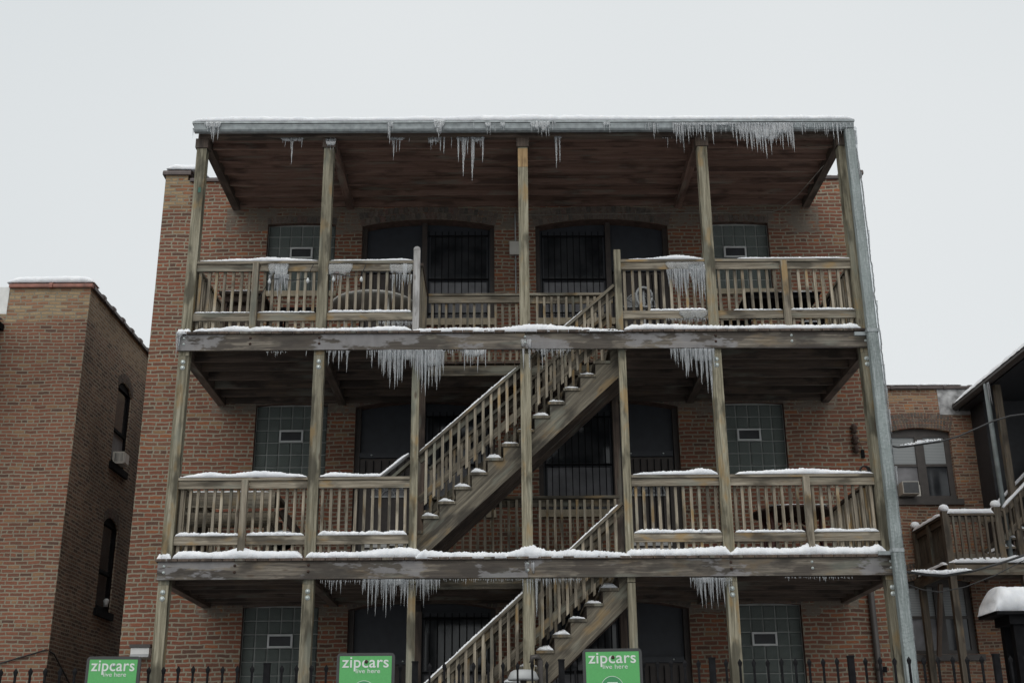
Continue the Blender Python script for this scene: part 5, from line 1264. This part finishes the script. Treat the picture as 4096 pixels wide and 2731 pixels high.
# black shelter with deep snow
cx0 = 11.84
sh_ = thing('metal_shelter', (12.6, 2.6, -.45), 'black metal shelter under deep snow at the lower right corner', 'shelter')
MB().box(cx0+.02, 14.2, 2.0, 2.75, 3.375, 3.42, 'x').build('roof', 'black_metal', sh_)
MB().box(cx0+.22, 14.1, 2.08, 2.65, 3.24, 3.373, 'x').build('roof_frame', 'black_metal', sh_)
for x in (cx0+.28, 13.9):
    for y in (2.12, 2.5): MB().box(x, x+.16, y, y+.12, -.45, 3.238).build('post', 'black_metal', sh_)
MB().prism([(cx0+.5, 3.19), (cx0+.5, 2.6), (cx0+.56, 2.6), (cx0+1.2, 3.19)][::-1], 2.14, 2.2).build('brace', 'black_metal', sh_)
MB().box(cx0+.52, 13.9, 2.56, 2.62, -.45, 2.3).build('back_panel', 'black_metal', sh_)
snow_strip('deep rounded snow block on the black metal shelter', [(cx0, 3.422), (14.2, 3.422)], 1.98, 2.76, bumpf(.36, (13.0, 1., .06)), .06, .03, .008, taper=.17, ny=13)

# ------------------------------------------------------------------ iron fence and parking signs
def fz(x): return 2.15+.005*(x-1.2)
FY = -5.0
fe = thing('iron_fence', (4.5, FY, -.45), 'black spear topped iron fence along the bottom edge', 'fence')
def picket_mesh():
    mb = MB(); mb.box(-.009, .009, -.009, .009, -2.5, -.062)
    w = .018
    ring = lambda q, z: [(-q, -q*.55, z), (q, -q*.55, z), (q, q*.55, z), (-q, q*.55, z)]
    prof = [(.0095, -.07), (.014, -.058), (w, -.038), (.018, -.03), (.001, 0)]
    R = [ring(q, z) for q, z in prof]
    for A, B in zip(R, R[1:]):
        for k in range(4): mb.quad([A[k], A[(k+1) % 4], B[(k+1) % 4], B[k]])
    return mb.mesh('picket', 'fence', (0, 0, 0))
pk = picket_mesh()
fposts = [ax(px/1.7415, 1535, FY) for px in (478, 1068, 1660, 2246, 2850, 3311+95, 3990)]
x = -.05; 
px_list = []
fp = sorted(fposts); edges = [fp[0]-(fp[1]-fp[0])]+fp+[fp[-1]+1.4]
for a, b in zip(edges, edges[1:]):
    n = max(2, int(round((b-a)/.125)))
    for i in range(1, n): px_list.append(a+(b-a)*i/n)
for q in px_list:
    if -.4 < q < 10: place(pk, 'picket', fe, (q, FY, fz(q)+random.uniform(-.004, .004)))
for q in fp:
    MB().box(q-.026, q+.026, FY-.026, FY+.026, -.45, fz(q)+.004).box(q-.03, q+.03, FY-.03, FY+.03, fz(q)+.0042, fz(q)+.016).build('fence_post', 'fence', fe)
for z in (-.12, -.27, -1.95): MB().bar((-.6, FY-.0125, fz(-.6)+z-.1), (10.4, FY-.0125, fz(10.4)+z-.1), .012, .03).build('fence_rail', 'fence', fe) if z < -.2 else None

def text_part(body, size, x, z, y, parent, name, mat, bold=.0, align='CENTER', sx=1.):
    cu = bpy.data.curves.new(name, 'FONT'); cu.body = body; cu.size = size; cu.align_x = align; cu.offset = bold; cu.extrude = .0012; cu.space_character = 1.04
    ob = bpy.data.objects.new('tmp', cu); COL.objects.link(ob); bpy.context.view_layer.update()
    me = bpy.data.meshes.new_from_object(ob.evaluated_get(bpy.context.evaluated_depsgraph_get())); bpy.data.objects.remove(ob)
    me.transform(Matrix(((sx, 0, 0, 0), (0, 0, -1, 0), (0, 1, 0, 0), (0, 0, 0, 1)))); me.materials.clear(); me.materials.append(M[mat]); me.name = name
    return place(me, name, parent, (x, y, z))
def sign(x0, x1, ztop, tilt, label, bolt_mat):
    y = FY-.09; r = thing('parking_sign', ((x0+x1)/2, y, ztop-.78), label, 'sign', 'green parking signs on the fence')
    w = x1-x0; h = .78; q = .035; e = .027
    c = [(x0+q, ztop-q), (x1-q, ztop-q), (x1-q, ztop-h+q), (x0+q, ztop-h+q)]; ang = [(PI, PI/2), (PI/2, 0), (0, -PI/2), (-PI/2, -PI)]
    pts = []
    for (cx_, cz_), (a0, a1) in zip(c, ang):
        for i in range(6): a = a0+(a1-a0)*i/5; pts.append((cx_+q*math.cos(a), cz_+q*math.sin(a)))
    MB().prism(pts[::-1], y, y+.02).build('backing', 'sign_black', r)
    MB().box(x0+e, x1-e, y-.003, y-.0005, ztop-h+e, ztop-e).build('face', 'sign_green', r)
    xc = (x0+x1)/2
    text_part('zipcars', .138, xc, ztop-.124, y-.0045, r, 'lettering', 'sign_white', .0012, sx=w/.505*1.02)
    text_part('live', .054, xc-.045*w/.505, ztop-.172, y-.0045, r, 'lettering', 'sign_white', .0, sx=w/.505*1.1)
    text_part('here', .054, xc+.072*w/.505, ztop-.172, y-.0045, r, 'lettering', 'sign_white', .0, sx=w/.505*1.1)
    zc = ztop-.335
    MB().lathe((xc-.01, y-.0035, zc), [(.1, 0), (.1, .0015)], 40, 'y').build('disc', 'sign_white', r)
    MB().lathe((xc-.01, y-.0055, zc), [(.096, 0), (.096, .001)], 40, 'y').build('disc', 'sign_dark_green', r)
    text_part('Z', .14, xc-.01, zc-.052, y-.0085, r, 'emblem', 'sign_white', .004)
    MB().lathe((xc+.005, y-.004, ztop-.075), [(.016, 0), (.016, .004), (.008, .006), (.007, .012)], 12, 'y').build('bolt', bolt_mat, r)
    MB().box(xc-.02, xc+.02, y+.021, FY-.02, ztop-.5, ztop-.45).build('bracket', 'fence', r)
    for ch in r.children: pass
    r.rotation_euler = (0, tilt, 0)
    return r
sg = [(at(199, 1507, FY-.09), at(323, 1507, FY-.09)), (at(774, 1499, FY-.09), at(907, 1499, FY-.09)), (at(1339, 1489, FY-.09), at(1475, 1489, FY-.09))]
sign(sg[0][0][0], sg[0][1][0], sg[0][0][1], .008, 'green parking sign with white lettering in front of the left building corner', 'zinc')
sign(sg[1][0][0], sg[1][1][0], sg[1][0][1], .002, 'green parking sign with a rusty ringed bolt, middle of the three', 'rust')
sign(sg[2][0][0], sg[2][1][0], sg[2][0][1], -.008, 'green parking sign in front of the stair foot, right of the middle sign', 'rust')
# dome lamp behind the fence below the centre post
dx, dz_ = at(1202, 1556, -.4)
r = thing('gas_meter_cap', (dx, -.4, dz_-1), 'pale dome cap on a pipe behind the fence at the centre post', 'vent cap')
MB().lathe((dx, -.4, dz_-.03), [(.19, 0), (.2, .02), (.16, .1), (.12, .125), (.02, .13)], 20).build('dome', 'grey_paint', r); MB().tube([(dx, -.4, -.45), (dx, -.4, dz_-.03)], .04, 8).build('pipe', 'charcoal_frame', r)
px_, pz_ = at(1235, 1512, -.4)
MB().tube([(px_+.03, -.4, -.45), (px_+.03, -.4, pz_-.02), (px_, -.4, pz_+.03), (px_-.07, -.4, pz_+.02), (px_-.08, -.4, pz_-.05)], .035, 8).build('elbow_pipe', 'charcoal_frame', r)

# ------------------------------------------------------------------ light
ELEV, ROT = math.radians(54), math.radians(200)
wd = bpy.data.worlds.new("World"); S.world = wd; wd.use_nodes = True
n = wd.node_tree.nodes; l = wd.node_tree.links; bg = n['Background']
sky = n.new('ShaderNodeTexSky'); sky.sky_type = 'NISHITA'; sky.sun_disc = False; sky.sun_elevation = ELEV; sky.sun_rotation = ROT
sky.air_density = 1.; sky.dust_density = 4.; sky.ozone_density = 1.
# closed cloud deck over the clear sky
tc = n.new('ShaderNodeTexCoord'); no = n.new('ShaderNodeTexNoise'); no.inputs['Scale'].default_value = 1.3; no.inputs['Detail'].default_value = 2
l.new(tc.outputs['Generated'], no.inputs['Vector'])
cr = n.new('ShaderNodeValToRGB'); cr.color_ramp.elements[0].position = .3; cr.color_ramp.elements[1].position = .72
cr.color_ramp.elements[0].color = (6.7, 7.1, 7.25, 1); cr.color_ramp.elements[1].color = (7.8, 8.05, 8.12, 1)
l.new(no.outputs['Fac'], cr.inputs[0])
mx = n.new('ShaderNodeMix'); mx.data_type = 'RGBA'; mx.inputs[0].default_value = .93
l.new(sky.outputs[0], mx.inputs[6]); l.new(cr.outputs[0], mx.inputs[7]); l.new(mx.outputs[2], bg.inputs['Color'])
bg.inputs['Strength'].default_value = .105
sd = bpy.data.lights.new('sun', 'SUN'); sd.energy = 1.65; sd.angle = math.radians(80); sd.color = (1, .98, .95)
so = bpy.data.objects.new('sun', sd); COL.objects.link(so)
dirv = Vector((math.sin(ROT)*math.cos(ELEV), math.cos(ROT)*math.cos(ELEV), math.sin(ELEV)))
so.rotation_euler = dirv.to_track_quat('Z', 'Y').to_euler(); so.location = dirv*40
S.view_settings.view_transform = 'Standard'; S.view_settings.look = 'None'; S.view_settings.exposure = 0; S.view_settings.gamma = 1
S.render.engine = 'CYCLES'
S.cycles.max_bounces = 10; S.cycles.transmission_bounces = 8; S.cycles.transparent_max_bounces = 8; S.cycles.caustics_refractive = False; S.cycles.caustics_reflective = False
S.render.resolution_x = 1024; S.render.resolution_y = 682
